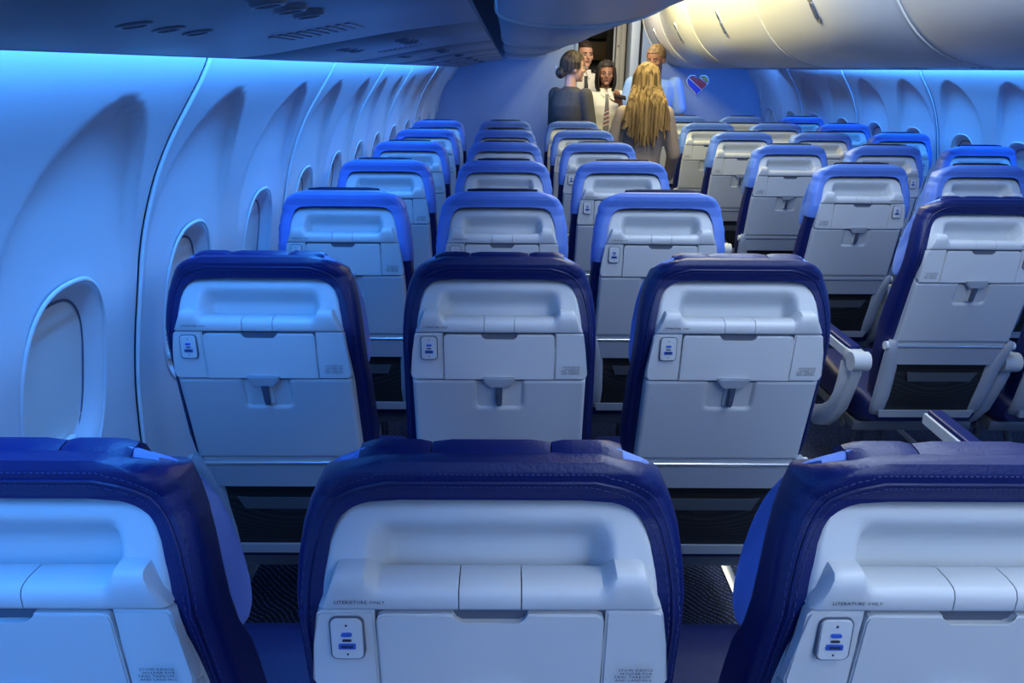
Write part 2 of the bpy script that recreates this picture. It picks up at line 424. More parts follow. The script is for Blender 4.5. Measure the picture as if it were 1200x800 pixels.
for i in range(0, 8):
    y = 1.0+0.813*i
    lab = ('%s blue-lit service panel under the right bins, counted from the camera' % ords[i])
    service_unit(PR, y, y+0.813 if i < 7 else 7.69, lab, 'service panels under the right bins', -1)
for nm, pf, y1, sg in (('trim_4', LBs, 0.12, 1), ('trim_5', RBs, -0.02, -1), ('trim_6', PLs, 0.45, 1), ('trim_7', PR, 1.0, -1)):
    bm = new_bm(); extr_profile(bm, pf, -2.7, y1-0.002, 0.02*sg, bev=0.008*sg); tag(link(nm, bm, BINM, angle=1.2), kind='structure')
# boxed-in space above the coves so the light stays in the slot
for nm, xa, xb in (('trim_1', -0.86, -0.30), ('trim_2', 2*CX+0.30, 2*CX+0.86)):
    bm = new_bm(); box(bm, xa, xb, -2.8, 7.7, EYE+0.11, EYE+0.13); tag(link(nm, bm, BULK, smooth=False), kind='structure')

# bulkheads and the forward entry
bm = new_bm(); box(bm, -0.86, 0.60, 6.86, 6.91, 0, EYE+0.8, 0.012); o = link('wall_bulkhead_left', bm, BULK); tag(o, kind='structure')
bm = new_bm(); box(bm, 0.58, 0.612, 6.845, 6.925, 0, EYE+0.8, 0.008); link('bulkhead_edge', bm, BULK, o)
bm = new_bm(); box(bm, 1.315, 2.85, 7.71, 7.76, 0, EYE+0.8); ob = link('wall_bulkhead_right', bm, BULK); tag(ob, kind='structure')
bm = new_bm(); box(bm, 1.285, 1.315, 7.715, 7.76, 0, EYE+0.8); link('joint', bm, DARK, ob)
bm = new_bm(); box(bm, 1.20, 1.285, 7.68, 7.95, 0, EYE+0.8, 0.008); tag(link('trim_3', bm, BULKW), kind='structure')
dz = empty('door_1', (1.2, 8.2, 0)); tag(dz, kind='structure')
for (a, b, c, d, m) in ((-0.07, -0.02, 0.0, 0.05, JAMB), (-0.02, 0.03, 0.02, 0.07, JAMB), (0.035, 0.06, 0.0, 0.05, BLACKP), (-0.10, -0.07, 0.03, 0.06, GREYM)):
    bm = new_bm(); box(bm, a, b, c, d, 0, EYE+0.62, 0.006); link('jamb', bm, m, dz)
bm = new_bm(); box(bm, -0.075, 0.08, -0.02, 0.08, EYE+0.47, EYE+0.53, 0.006); link('lintel', bm, JAMB, dz)
for zz in (1.25, 1.75):
    bm = new_bm(); tube(bm, [(-0.05, -0.006, zz), (-0.05, 0.004, zz)], 0.012, 12); link('fastener', bm, GREYM, dz)
bm = new_bm(); box(bm, -0.86, 2.8, 9.6, 9.65, 0, EYE+0.8); wf = link('wall_front', bm, BLACKP, smooth=False); tag(wf, kind='structure')
bm = new_bm(); box(bm, 1.36, 1.40, 7.76, 9.6, 0, EYE+0.8); tag(link('wall_entry_right', bm, BLACKP, smooth=False), kind='structure')
bm = new_bm(); box(bm, -0.86, -0.82, 6.91, 9.6, 0, EYE+0.8); tag(link('wall_entry_left', bm, BLACKP, smooth=False), kind='structure')
gc = empty('galley_cabinet', (0.75, 9.25, 0)); tag(gc, 'dark galley cabinet with brown panel seen through the entry doorway', 'cabinet')
bm = new_bm(); box(bm, -0.35, 0.42, 0.0, 0.33, 0, 1.50, 0.01); link('body', bm, BLACKP, gc)
bm = new_bm(); box(bm, -0.35, 0.42, 0.05, 0.33, 1.62, 1.83, 0.01); link('upper_panel', bm, BROWN, gc)
bm = new_bm(); box(bm, -0.35, 0.42, 0.10, 0.33, 1.86, 2.2, 0.01); link('upper_door', bm, BLACKP, gc)
for i in range(4):
    bm = new_bm(); box(bm, -0.33+0.19*i, -0.16+0.19*i, -0.012, 0.0, 1.18, 1.46, 0.006); d_ = link('cart_door', bm, BLACKP, gc)
    bm = new_bm(); box(bm, -0.28+0.19*i, -0.21+0.19*i, -0.026, -0.012, 1.41, 1.425, 0.003); link('handle', bm, BROWN, d_)
bm = new_bm(); box(bm, 0.01, 0.035, -0.04, -0.022, 1.355, 1.38, 0.004); link('indicator_lamp', bm, REDL, gc)

# heart emblem on the right bulkhead
RED = mat('emblem_red', (0.95, 0.01, 0.01), 0.35); YEL = mat('emblem_gold', (1.0, 0.50, 0.01), 0.35)
EBL = mat('emblem_blue', (0.04, 0.05, 0.75), 0.35); SIL = mat('emblem_silver', (0.8, 0.8, 0.82), 0.3, metal=0.2)
ht = empty('heart_emblem', (1.885, 7.705, 1.395)); tag(ht, 'small glossy tricolour heart emblem mounted on the right bulkhead', 'emblem')
def heart(s, n=48):
    P_ = []
    for i in range(n):
        t = 2*PI*i/n
        P_.append(Vector((16*math.sin(t)**3*s/16, (13*math.cos(t)-5*math.cos(2*t)-2*math.cos(3*t)-math.cos(4*t))*s/16)))
    return P_
def clip(poly, a, b, c):   # keep a*x+b*z<=c
    out = []
    for i in range(len(poly)):
        p, q = poly[i], poly[(i+1) % len(poly)]; fp = a*p.x+b*p.y-c; fq = a*q.x+b*q.y-c
        if fp <= 0: out.append(p)
        if fp*fq < 0: out.append(p+(q-p)*(fp/(fp-fq)))
    return out
def plate(bm, poly, y0, y1):
    a = [bm.verts.new((p.x, y0, p.y)) for p in poly]; b = [bm.verts.new((p.x, y1, p.y)) for p in poly]
    bm.faces.new(a); bm.faces.new(b[::-1])
    for i in range(len(poly)):
        j = (i+1) % len(poly); bm.faces.new((a[i], b[i], b[j], a[j]))
H0 = heart(0.112)
bm = new_bm(); plate(bm, H0, -0.016, 0.0); link('backing', bm, SIL, ht, smooth=False)
Hs = heart(0.102)
l1 = (0.62, 0.785, -0.022); l2 = (-0.35, -0.937, -0.02)
for nm, m, cl in (('lower_band', EBL, [(0.62, 0.785, -0.020)]), ('middle_band', RED, [(-0.62, -0.785, 0.010), (0.55, 0.835, 0.052)]), ('upper_band', YEL, [(-0.55, -0.835, -0.062)])):
    po = Hs
    for c_ in cl: po = clip(po, *c_)
    bm = new_bm(); plate(bm, po, -0.026, -0.015)
    link(nm, bm, m, ht, smooth=False)

# ------------------------------------------------------------------ seats
P = 0.813; S = 0.49; YB = 0.784; X0 = -0.0144; XR = 1.4521; DYR = -0.0446
def N0(z): return 2.3*max(0.0, z-0.93)**2
def B(x, n, z): return (x, -0.2*z+n, z)
WB = [(0.40, 0.165), (0.60, 0.196), (0.74, 0.209), (0.86, 0.206), (1.0, 0.202), (1.05, 0.198), (1.085, 0.192), (1.11, 0.184), (1.13, 0.174), (1.140, 0.166), (1.149, 0.154), (1.156, 0.139), (1.162, 0.112)]
NBK = [(0.40, 0.012), (1.0, 0.014), (1.06, 0.040), (1.10, 0.060), (1.12, 0.066), (1.14, 0.064), (1.152, 0.066), (1.162, 0.072)]
def rr_ring(hw, n0, n1, r, z, seg=5, wr=0.0):
    pts = []
    r = min(r, hw*0.9, (n1-n0)*0.49)
    for cx, cn, a0 in ((hw-r, n1-r, 0), (-hw+r, n1-r, PI/2), (-hw+r, n0+r, PI), (hw-r, n0+r, 3*PI/2)):
        for k in range(seg+1):
            a = a0+PI/2*k/seg; pts.append((cx+r*math.cos(a), cn+r*math.sin(a)))
    return [B(x, n, z) for x, n in pts]
SW = [(0.66, 0.189), (0.9, 0.187), (1.0, 0.179), (1.05, 0.174), (1.075, 0.170), (1.09, 0.165), (1.10, 0.159), (1.108, 0.150), (1.113, 0.141), (1.116, 0.130), (1.1175, 0.117)]
def body_bm(z0, z1, grow=0.0, wr=0.0):
    zs = [z0]
    while zs[-1] < z1-1e-6:
        z = zs[-1]; zs.append(min(z1, z+(0.045 if z < 1.0 else (0.010 if z < 1.085 else (0.004 if z < 1.105 else 0.0022)))))
    rings = []
    for z in zs:
        nb = interp(NBK, z)-grow; nf = max(nb+0.02, min(0.102-0.019*sstep(0.86, 0.95, z)+N0(z)*0.6, (1.211-z)/0.615)+grow)
        hw = interp(WB, z)+grow+wr*math.sin(z*210)+wr*0.6*math.sin(z*97)
        r = min(0.022, hw*0.9, (nf-nb)*0.45); seg = 5; pts = []
        def arc(cx, cn, a0): pts.extend((cx+r*math.cos(a0+PI/2*k/seg), cn+r*math.sin(a0+PI/2*k/seg)) for k in range(seg+1))
        arc(hw-r, nf-r, 0); arc(-hw+r, nf-r, PI/2); arc(-hw+r, nb+r, PI)
        nx = min(interp(SW, z)-0.009, hw-r-0.001) if z < 1.117 else 0.09
        dp = (min(0.064, nf-nb-0.010) if z < 1.1165 else 0.0) if z > 0.66 else 0.0
        pts += [(-nx, nb), (-nx, nb+dp), (nx, nb+dp), (nx, nb)]
        arc(hw-r, nb+r, 3*PI/2)
        rings.append([B(x, n, z+grow*(z > 1.1)) for x, n in pts])
    bm = new_bm(); loft(bm, rings); return bm
def shell_bm():
    bm = new_bm(); zs = []
    z = 0.655
    while z < 1.1175: zs.append(z); z += 0.02 if z < 1.0 else (0.0055 if z < 1.09 else 0.0022)
    zs.append(1.1175); nu = 72; g = []
    for z in zs:
        hw = interp(SW, z); row = []
        for i in range(nu+1):
            t = -1+2*i/nu; u = math.copysign(abs(t)**0.8, t); x = u*hw
            n = N0(z)-0.002
            e = min(hw-abs(x), (1.1175-z)*1.0)
            n += 0.022*(1-sstep(0.0, 0.014, e))**1.5
            d = min((0.124-abs(x)), (1.097-z)); dx = 0.126-abs(x); dzt = 1.098-z
            q = sstep(0.0, 0.024, dx)*sstep(0.0, 0.050, dzt+0.003)*sstep(0.99, 1.0, z)
            n += 0.045*q
            row.append(bm.verts.new(B(x, n, z)))
        g.append(row)
    for a, b in zip(g, g[1:]):
        for i in range(nu): bm.faces.new((a[i], a[i+1], b[i+1], b[i]))
    return bm
def hood_bm(xa, xb):
    bm = new_bm(); rings = []; n = 28 if xb-xa > 0.1 else 6
    for i in range(n+1):
        x = xa+(xb-xa)*i/n; ax = abs(x)
        lift = 0.018*sstep(0.110, 0.127, ax)
        if ax > 0.163: k = math.sqrt(max(0.0, 1-((ax-0.163)/0.0096)**2))*0.4+0.6
        else: k = 1
        sec = [(0.0085, 1.0158), (0.0055, 1.0175), (0.0045, 1.021), (0.0075, 1.033+lift*0.6), (0.012, 1.0395+lift*0.9), (0.018, 1.0420+lift), (0.028, 1.0430+lift), (0.046, 1.0420+lift), (0.055, 1.036+lift), (0.066, 1.0158)]
        rings.append([B(x*(1-0.09*max(0, z-1.0165)/0.045*sstep(0.11, 0.16, ax)), 0.03+(a-0.03)*(k if a < 0.03 else 1), 1.0165+(z-1.0165)*k) for a, z in sec])
    loft(bm, rings); return bm
def fitted_plate(outline, n0, n1, bev=0.0025, curve=True, seg=2):
    bm = new_bm()
    a = [bm.verts.new(B(x, (N0(z) if curve else 0)+n0, z)) for x, z in outline]
    b = [bm.verts.new(B(x, (N0(z) if curve else 0)+n1, z)) for x, z in outline]
    f0 = bm.faces.new(a); bm.faces.new(b[::-1])
    for i in range(len(outline)):
        j = (i+1) % len(outline); bm.faces.new((a[i], b[i], b[j], a[j]))
    if bev: bmesh.ops.bevel(bm, geom=list(f0.edges), offset=bev, segments=seg, affect='EDGES')
    return bm
def rrect2(x0, x1, z0, z1, r, seg=4, rs=None):
    rs = rs or (r, r, r, r); P_ = []   # corners: TR, TL, BL, BR
    for (cx, cz, a0, rr, sx, sz) in ((x1, z1, 0, rs[0], -1, -1), (x0, z1, PI/2, rs[1], 1, -1), (x0, z0, PI, rs[2], 1, 1), (x1, z0, 3*PI/2, rs[3], -1, 1)):
        for k in range(seg+1):
            a = a0+PI/2*k/seg; P_.append((cx+sx*rr+rr*math.cos(a), cz+sz*rr+rr*math.sin(a)))
    return P_
def tray_bm():
    bm = new_bm(); zs = [0.697+(0.9085-0.697)*j/44 for j in range(45)]; nu = 72; g = []
    for j, z in enumerate(zs):
        hw = 0.1835-0.002*(z-0.7)/0.2; row = []
        for i in range(nu+1):
            x = (-1+2*i/nu)*hw
            q = sstep(0.0, 0.016, 0.054-abs(x))*sstep(0.0, 0.014, z-0.834)
            e = min(hw-abs(x), z-0.697, 0.9085-z)
            n = -0.008+0.014*q+0.005*(1-sstep(0, 0.004, e))
            row.append(bm.verts.new(B(x, n, z)))
        g.append(row)
    for a, b in zip(g, g[1:]):
        for i in range(nu): bm.faces.new((a[i], a[i+1], b[i+1], b[i]))
    # skirt
    edge = [v for v in g[0]]+[r[-1] for r in g[1:]]+[v for v in reversed(g[-1][:-1])]+[r[0] for r in reversed(g[1:-1])]
    sk = [bm.verts.new((v.co.x, v.co.y+0.012, v.co.z)) for v in edge]
    for i in range(len(edge)):
        j = (i+1) % len(edge); bm.faces.new((edge[i], edge[j], sk[j], sk[i]))
    return bm
def place_text(name, me, x, z, parent, n=-0.0125, sx=1):
    me.materials.clear(); me.materials.append(INK)
    o = bpy.data.objects.new(name, me); COL.objects.link(o); o.parent = parent
    # lay the text on the sloping back: x right, y up the back
    upv = Vector((0, -0.2+(4.6*max(0, z-0.93) if z < 1.0 else 0.22), 1)).normalized(); nv = Vector((1, 0, 0)).cross(upv)
    p = B(x, N0(z)+n, z)
    o.matrix_local = Matrix(((1, upv.x, nv.x, p[0]), (0, upv.y, nv.y, p[1]), (0, upv.z, nv.z, p[2]), (0, 0, 0, 1)))
    return o
LIT = text_mesh('LITERATURE ONLY', 0.0054, 1.10)
STOWL = text_mesh('STOW DEVICE\nHOLDER FOR\nTAXI, TAKEOFF,\nAND LANDING', 0.0053, 1.05, 'RIGHT', 1.0)
# data-sharing meshes built once
MESH = {}
def part(key, name, builder, m, parent, **kw):
    if key in MESH:
        o = bpy.data.objects.new(name, MESH[key]); COL.objects.link(o); o.parent = parent; return o
    o = link(name, builder(), m, parent, **kw); MESH[key] = o.data; return o
def cushion_bm():
    bm = new_bm(); rings = []
    for y, zt, zb, hw in ((-0.06, 0.445, 0.37, 0.19), (-0.03, 0.462, 0.355, 0.208), (0.06, 0.462, 0.35, 0.214), (0.2, 0.465, 0.35, 0.216), (0.30, 0.478, 0.35, 0.216), (0.37, 0.478, 0.355, 0.214), (0.41, 0.462, 0.365, 0.208), (0.43, 0.43, 0.385, 0.19)):
        r = 0.03; ring = []
        r = min(r, (zt-zb)*0.45)
        for cx, cz, a0 in ((hw-r, zt-r, 0), (-hw+r, zt-r, PI/2), (-hw+r, zb+r, PI), (hw-r, zb+r, 3*PI/2)):
            for k in range(5):
                a = a0+PI/2*k/4; ring.append((cx+r*math.cos(a), y, cz+r*math.sin(a)))
        rings.append(ring)
    loft(bm, rings); return bm
def wing_bm(s):
    prof = [(0.078, 0.905), (0.062, 0.95), (0.064, 1.05), (0.076, 1.12), (0.088, 1.150), (0.100, 1.164), (0.111, 1.151), (0.120, 1.127), (0.127, 1.095), (0.131, 1.055), (0.132, 1.0), (0.129, 0.945), (0.120, 0.912), (0.100, 0.90)]
    pr = [tuple(v)[:2] for v in catmull([Vector((a, b, 0)) for a, b in prof], 3)]
    bm = new_bm(); rings = []
    for dx, k in ((None, 1), (-0.020, 1), (-0.008, 0.985), (-0.002, 0.95), (0.0, 0.88)):
        ring = []
        for n, z in pr:
            n_ = 0.10+(n-0.10)*k; z_ = 1.03+(z-1.03)*k
            x = max(0.116, interp(WB, z_)-0.034) if dx is None else max(0.138+dx, interp(WB, z_)-0.003+dx)
            ring.append(B(s*x, n_, z_))
        rings.append(ring)
    loft(bm, rings); return bm
def pad_bm(x0, x1):
    bm = new_bm(); rings = []
    n = 6
    for i in range(n+1):
        x = x0+(x1-x0)*i/n; e = min(i, n-i)/n; dip = -0.003 if i in (0, n) else 0
        zt = 1.1665+dip-0.10*max(0, abs(x)-0.11)
        sec = [(0.104, 0.95), (0.104, 1.090), (0.084, 1.132), (0.080, zt-0.016), (0.087, zt-0.006), (0.098, zt-0.001), (0.112, zt), (0.121, zt-0.008), (0.128, zt-0.026), (0.133, zt-0.055), (0.135, 0.95)]
        rings.append([B(x, a, z) for a, z in sec])
    loft(bm, rings); return bm
def stitch_bm():
    bm = new_bm()
    def dash(p, q):
        tube(bm, [p, q], 0.0006, 4)
    def line(zoff, inset, n):
        # follow the outline of the cover at a fixed inset
        pts = []
        for z in [0.75+0.01*i for i in range(34)]+[1.084+0.003*i for i in range(27)]:
            if z > 1.163-inset: break
            zz = min(z+inset, 1.16); pts.append((interp(WB, zz)-inset*0.7, z))
        top = pts[-1]
        path = [(-x, z) for x, z in pts]+[(-top[0]+2*top[0]*k/40, top[1]+0.001) for k in range(1, 40)]+[(x, z) for x, z in reversed(pts)]
        acc = 0
        for a, b in zip(path, path[1:]):
            L = math.hypot(b[0]-a[0], b[1]-a[1]); m_ = max(1, int(L/0.006))
            for k in range(m_):
                t0, t1 = k/m_, (k+0.55)/m_
                q = [(a[0]+(b[0]-a[0])*t, a[1]+(b[1]-a[1])*t) for t in (t0, t1)]
                dash(*[B(x, interp(NBK, z)-0.0006+max(0, abs(x)-interp(WB, z)+0.02)**2*12, z) for x, z in q])
    line(0, 0.012, 0); line(0, 0.026, 0)
    return bm
def seam_bm():
    bm = new_bm()
    for inset in (0.0195,):
        pts = []
        for z in [0.60+0.01*i for i in range(49)]+[1.084+0.003*i for i in range(27)]:
            if z > 1.163-inset: break
            zz = min(z+inset, 1.16); pts.append((interp(WB, zz)-inset*0.7, z))
        top = pts[-1]
        path = [(-x, z) for x, z in pts]+[(-top[0]+2*top[0]*k/40, top[1]+0.001) for k in range(1, 40)]+[(x, z) for x, z in reversed(pts)]
        tube(bm, [B(x, interp(NBK, z)-0.0004+max(0, abs(x)-interp(WB, z)+0.02)**2*12, z) for x, z in path], 0.0016, 6)
    return bm
def wrap_bm():  # blue cover over the top of the back
    return body_bm(0.955, 1.1625, 0.0045, 0.0008)
def lower_bm():
    # outline with a window for the net: built from four slabs joined with a curved side
    bm = new_bm()
    def slab(pts, n0, n1):
        a = [bm.verts.new(B(x, n0, z)) for x, z in pts]; b = [bm.verts.new(B(x, n1, z)) for x, z in pts]
        f0 = bm.faces.new(a); bm.faces.new(b[::-1])
        for i in range(len(pts)):
            j = (i+1) % len(pts); bm.faces.new((a[i], b[i], b[j], a[j]))
    slab([(-0.185, 0.672), (0.185, 0.672), (0.168, 0.612), (-0.168, 0.612)], -0.006, 0.012)
    return bm
def lower_rail_bm():
    bm = new_bm(); v = [(-0.165, 0.425), (0.165, 0.425), (0.158, 0.397), (-0.158, 0.397)]
    loft(bm, [[B(x, -0.006, z) for x, z in v], [B(x, 0.012, z) for x, z in v]]); return bm
def side_rail_bm(s):
    bm = new_bm(); rings = []
    for z, x, w, n in ((0.70, 0.190, 0.010, -0.003), (0.69, 0.190, 0.015, -0.008), (0.65, 0.184, 0.021, -0.006), (0.60, 0.175, 0.027, -0.003), (0.54, 0.170, 0.028, -0.002), (0.48, 0.167, 0.028, -0.002), (0.43, 0.164, 0.027, 0.003), (0.40, 0.158, 0.024, 0.018), (0.385, 0.150, 0.018, 0.042), (0.38, 0.146, 0.012, 0.072)):
        rings.append([B(s*(x+w*math.cos(a)), n+0.016*math.sin(a)+0.008, z) for a in [2*PI*k/12 for k in range(12)]])
    loft(bm, rings); return bm
def leg_bm():
    bm = new_bm()
    tube(bm, [(0, 0.30, 0.34), (0, 0.33, 0.0)], 0.016, 10); tube(bm, [(0, 0.26, 0.34), (0, 0.00, 0.02)], 0.013, 10)
    box(bm, -0.02, 0.02, -0.04, 0.36, 0.0, 0.022, 0.005); return bm
def armside_bm():
    prof = [(-0.085, 0.585), (-0.085, 0.56), (-0.055, 0.47), (-0.03, 0.40), (0.02, 0.335), (0.075, 0.285), (0.13, 0.262), (0.18, 0.265), (0.20, 0.285), (0.19, 0.315), (0.15, 0.335), (0.09, 0.36), (0.04, 0.40), (0.012, 0.45), (0.0, 0.51), (-0.005, 0.585)]
    bm = new_bm(); rings = []
    for x, k in ((-0.021, 0.94), (-0.017, 1), (0.017, 1), (0.021, 0.94)):
        cy, cz = 0.02, 0.42; rings.append([(x, cy+(y-cy)*k, cz+(z-cz)*k) for y, z in prof])
    loft(bm, rings); return bm
def armrest_bm():
    bm = new_bm(); prof = rrect2(-0.06, 0.285, 0.597, 0.632, 0.012, rs=(0.012, 0.006, 0.008, 0.016))
    rings = []
    for x, k in ((-0.024, 0.003), (-0.021, 0), (0.021, 0), (0.024, 0.003)):
        rings.append([(x, min(max(y, -0.06+k), 0.285-k), min(max(z, 0.597+k), 0.632-k)) for y, z in prof])
    loft(bm, rings); return bm
def cap_bm():
    bm = new_bm(); tube(bm, [(-0.029, -0.085, 0.605), (0.029, -0.085, 0.605)], 0.033, 20)
    box(bm, -0.026, 0.026, -0.085, -0.02, 0.585, 0.634, 0.006); return bm
def seat(style, usb, col_ends, ax=0.262, name='passenger_seat'):
    t = empty(name)
    K = style
    part('back', 'back_cushion', lambda: body_bm(0.43, 1.162), NAVY, t)
    part('shell', 'back_shell', shell_bm, SHELL, t, angle=1.2)
    if style == 'blue':
        part('wrap', 'headrest_cover', wrap_bm, BLUE, t)
        part('stripb', 'headrest_top', lambda: pad_bm(-0.108, 0.108), HRTOP, t).location.z = 0.0065
        part('wingbl', 'headrest_wing', lambda: wing_bm(1), BLUE, t); part('wingbr', 'headrest_wing', lambda: wing_bm(-1), BLUE, t)
    else:
        part('padc', 'headrest_pad', lambda: pad_bm(-0.0595, 0.0595), NAVY, t)
        part('padl', 'headrest_pad', lambda: pad_bm(-0.132, -0.061), NAVY, t)
        part('padr', 'headrest_pad', lambda: pad_bm(0.061, 0.132), NAVY, t)
        part('wingl', 'headrest_wing', lambda: wing_bm(1), PERI, t)['label'] = 'pale blue fabric side of the headrest'
        part('wingr', 'headrest_wing', lambda: wing_bm(-1), PERI, t)['label'] = 'pale blue fabric side of the headrest'
        part('stitch', 'stitching', stitch_bm, STITCH, t)
        part('seam', 'seam', seam_bm, NAVY, t)
    part('hoodl', 'pocket_hood', lambda: hood_bm(-0.1715, -0.0315), PLATE, t)
    part('hoodr', 'pocket_hood', lambda: hood_bm(0.0315, 0.1715), PLATE, t)
    part('hoodc', 'centre_tab', lambda: hood_bm(-0.0303, 0.0303), PLATE, t)
    part('hoodg', 'joint', lambda: fitted_plate([(-0.17, 1.012), (0.17, 1.012), (0.17, 1.036), (-0.17, 1.036)], 0.005, 0.010, 0), DARK, t)
    # literature pocket front: side pieces and device door
    zt = 1.0145
    left = [(-0.1155, zt), (-0.169, zt), (-0.173, 1.0105), (-0.178, 0.975), (-0.184, 0.925), (-0.181, 0.915), (-0.176, 0.911), (-0.1155, 0.911)]
    right = [(-x, z) for x, z in reversed(left)]
    pl = part('pkl', 'pocket_front', lambda: fitted_plate(left, -0.011, 0.004), PLATE, t)
    pr = part('pkr', 'pocket_front', lambda: fitted_plate(right, -0.011, 0.004), PLATE, t)
    door = [(0.0285, 1.0), (0.034, 1.0035), (0.038, 1.0115), (0.106, 1.0115), (0.1115, 1.009), (0.1137, 1.003), (0.1143, 0.911), (-0.1143, 0.911), (-0.1137, 1.003), (-0.1115, 1.009), (-0.106, 1.0115), (-0.038, 1.0115), (-0.034, 1.0035), (-0.0285, 1.0)]
    part('door', 'device_door', lambda: fitted_plate(door, -0.0118, 0.004, 0.0018), PLATE, t)
    part('notch', 'finger_notch', lambda: fitted_plate([(-0.037, 0.997), (0.037, 0.997), (0.037, 1.016), (-0.037, 1.016)], -0.001, 0.006, 0), LATCHM, t)
    part('pocketback', 'joint', lambda: fitted_plate([(-0.172, 0.905), (0.172, 0.905), (0.170, 1.013), (-0.170, 1.013)], -0.0045, -0.002, 0), GROOVE, t)
    tr_ = part('tray', 'tray_table', tray_bm, TRAYM, t, angle=1.2)
    s = usb
    up_ = part('usb%d' % s, 'usb_panel', lambda: fitted_plate(rrect2(*sorted((s*0.1590, s*0.1275)), 0.960, 1.008, 0.0065), -0.0135, 0.0, 0.001), PLATE, t)
    part('usbr%d' % s, 'panel_groove', lambda: fitted_plate(rrect2(*sorted((s*0.1605, s*0.126)), 0.9585, 1.0095, 0.0075), -0.0120, 0.0, 0), GROOVE, up_)
    cxu = s*0.1432
    part('usbc%d' % s, 'usb_socket', lambda: fitted_plate(rrect2(cxu-0.0055, cxu+0.0055, 0.9885, 0.9925, 0.0019), -0.0142, 0.0, 0), USBB, up_)
    part('usba%d' % s, 'usb_socket', lambda: fitted_plate(rrect2(cxu-0.0085, cxu+0.0085, 0.9735, 0.9795, 0.001), -0.0142, 0.0, 0), USBB, up_)
    part('usbi%d' % s, 'socket_tongue', lambda: fitted_plate(rrect2(cxu-0.006, cxu+0.006, 0.9755, 0.9782, 0.0005), -0.0146, 0.0, 0), INK, up_)
    part('usbx%d' % s, 'usb_symbol', lambda: fitted_plate(rrect2(cxu-0.0045, cxu+0.0045, 0.9825, 0.9845, 0.0008), -0.0139, 0.0, 0), INK, up_)
    part('usby%d' % s, 'screw', lambda: fitted_plate(rrect2(cxu-0.001, cxu+0.001, 1.000, 1.002, 0.0008), -0.0139, 0.0, 0), INK, up_)
    part('usbz%d' % s, 'screw', lambda: fitted_plate(rrect2(cxu-0.001, cxu+0.001, 0.9655, 0.9675, 0.0008), -0.0139, 0.0, 0), INK, up_)
    place_text('lettering', LIT, -0.153 if s < 0 else 0.107, 1.0275, t, n=-0.0185)
    place_text('lettering', STOWL, 0.167 if s < 0 else -0.130, 0.9410, t, n=-0.0118)
    # tray latch
    part('ltab', 'latch_tab', lambda: fitted_plate([(-0.033, 0.9175), (-0.030, 0.9195), (0.030, 0.9195), (0.033, 0.9175), (0.033, 0.909), (0.020, 0.8935), (-0.020, 0.8935), (-0.033, 0.909)], -0.020, -0.004, 0.003), LOWER, t)
    part('lhouse', 'latch_housing', lambda: fitted_plate(rrect2(-0.012, 0.012, 0.846, 0.899, 0.004), -0.012, 0.006, 0.003), PLATE, t)
    lv = [(-0.007, 0.898), (0.007, 0.898), (0.006, 0.856), (0.004, 0.848), (-0.004, 0.848), (-0.006, 0.856)]
    part('llever', 'latch_lever', lambda: fitted_plate(lv, -0.022, -0.008, 0.002), LATCHM, t)
    # hinge and lower frame
    def bar_bm():
        bm = new_bm(); tube(bm, [B(-0.196, -0.003, 0.681), B(0.196, -0.003, 0.681)], 0.0052, 12); return bm
    part('bar', 'hinge_bar', bar_bm, METAL, t)
    def gap_bm():
        bm = new_bm(); box(bm, -0.19, 0.19, -0.136+0.004, -0.13+0.01, 0.672, 0.698); return bm
    part('gap', 'joint', gap_bm, DARK, t)
    def ecap_bm():
        return tube_bm([(-0.012, 0, 0), (0.012, 0, 0)], 0.0140, 14)
    for s_ in (-1, 1):
        a = part('ecap', 'hinge_cap', ecap_bm, SHELL, t); a.location = B(s_*0.2, 0.004, 0.681)
    part('lower', 'lower_frame', lower_bm, LOWER, t, smooth=False); part('lowerb', 'bottom_rail', lower_rail_bm, LOWER, t, smooth=False)
    part('rl', 'side_rail', lambda: side_rail_bm(1), LOWER, t); part('rr', 'side_rail', lambda: side_rail_bm(-1), LOWER, t)
    def net_bm():
        bm = new_bm(); g = []
        for j in range(9):
            z = 0.425+0.165*j/8; g.append([bm.verts.new(B(x, 0.001-0.010*math.sin(PI*j/8)*math.cos(x/0.18*PI/2), z)) for x in [-0.146+0.292*i/12 for i in range(13)]])
        for a, b in zip(g, g[1:]):
            for i in range(12): bm.faces.new((a[i], a[i+1], b[i+1], b[i]))
        return bm
    part('net', 'net_pocket', net_bm, NET, t)
    part('netb', 'pocket_liner', lambda: fitted_plate([(-0.150, 0.42), (0.150, 0.42), (0.156, 0.618), (-0.156, 0.618)], 0.004, 0.008, 0, False), NETB, t)
    part('card', 'pocket_flap', lambda: fitted_plate([(-0.105, 0.548), (0.105, 0.548), (0.118, 0.585), (0.09, 0.583), (-0.09, 0.583), (-0.118, 0.585)], -0.013, -0.011, 0, False), NETB if False else LOWERD, t)
    part('cush', 'seat_cushion', cushion_bm, SEATN, t)
    def pan_bm():
        bm = new_bm(); box(bm, -0.212, 0.212, -0.03, 0.40, 0.315, 0.355, 0.008)
        return bm
    part('pan', 'seat_pan', pan_bm, GREYM, t)
    if 'leg' in col_ends:
        part('leg', 'leg_frame', leg_bm, GREYM, t)
        for yy in (0.05, 0.33):
            a = part('beam', 'beam', lambda: tube_bm([(-0.215, 0, 0.31), (0.215, 0, 0.31)], 0.018), GREYM, t); a.location.y = yy
    for k in col_ends:
        if k in (-1, 1):
            a = part('arm', 'armrest', armrest_bm, SHELL, t); a.location.x = k*ax
            b = part('armpad', 'armrest_pad', lambda: armpad_bm(), NAVY, a)
            c = part('armcap', 'pivot_cap', cap_bm, SHELL, t); c.location.x = k*ax
            d = part('armside', 'side_panel', armside_bm, TRAYM, t, angle=0.9); d.location.x = k*ax
    return t
def tube_bm(p, r, seg=10):
    bm = new_bm(); tube(bm, p, r, seg); return bm
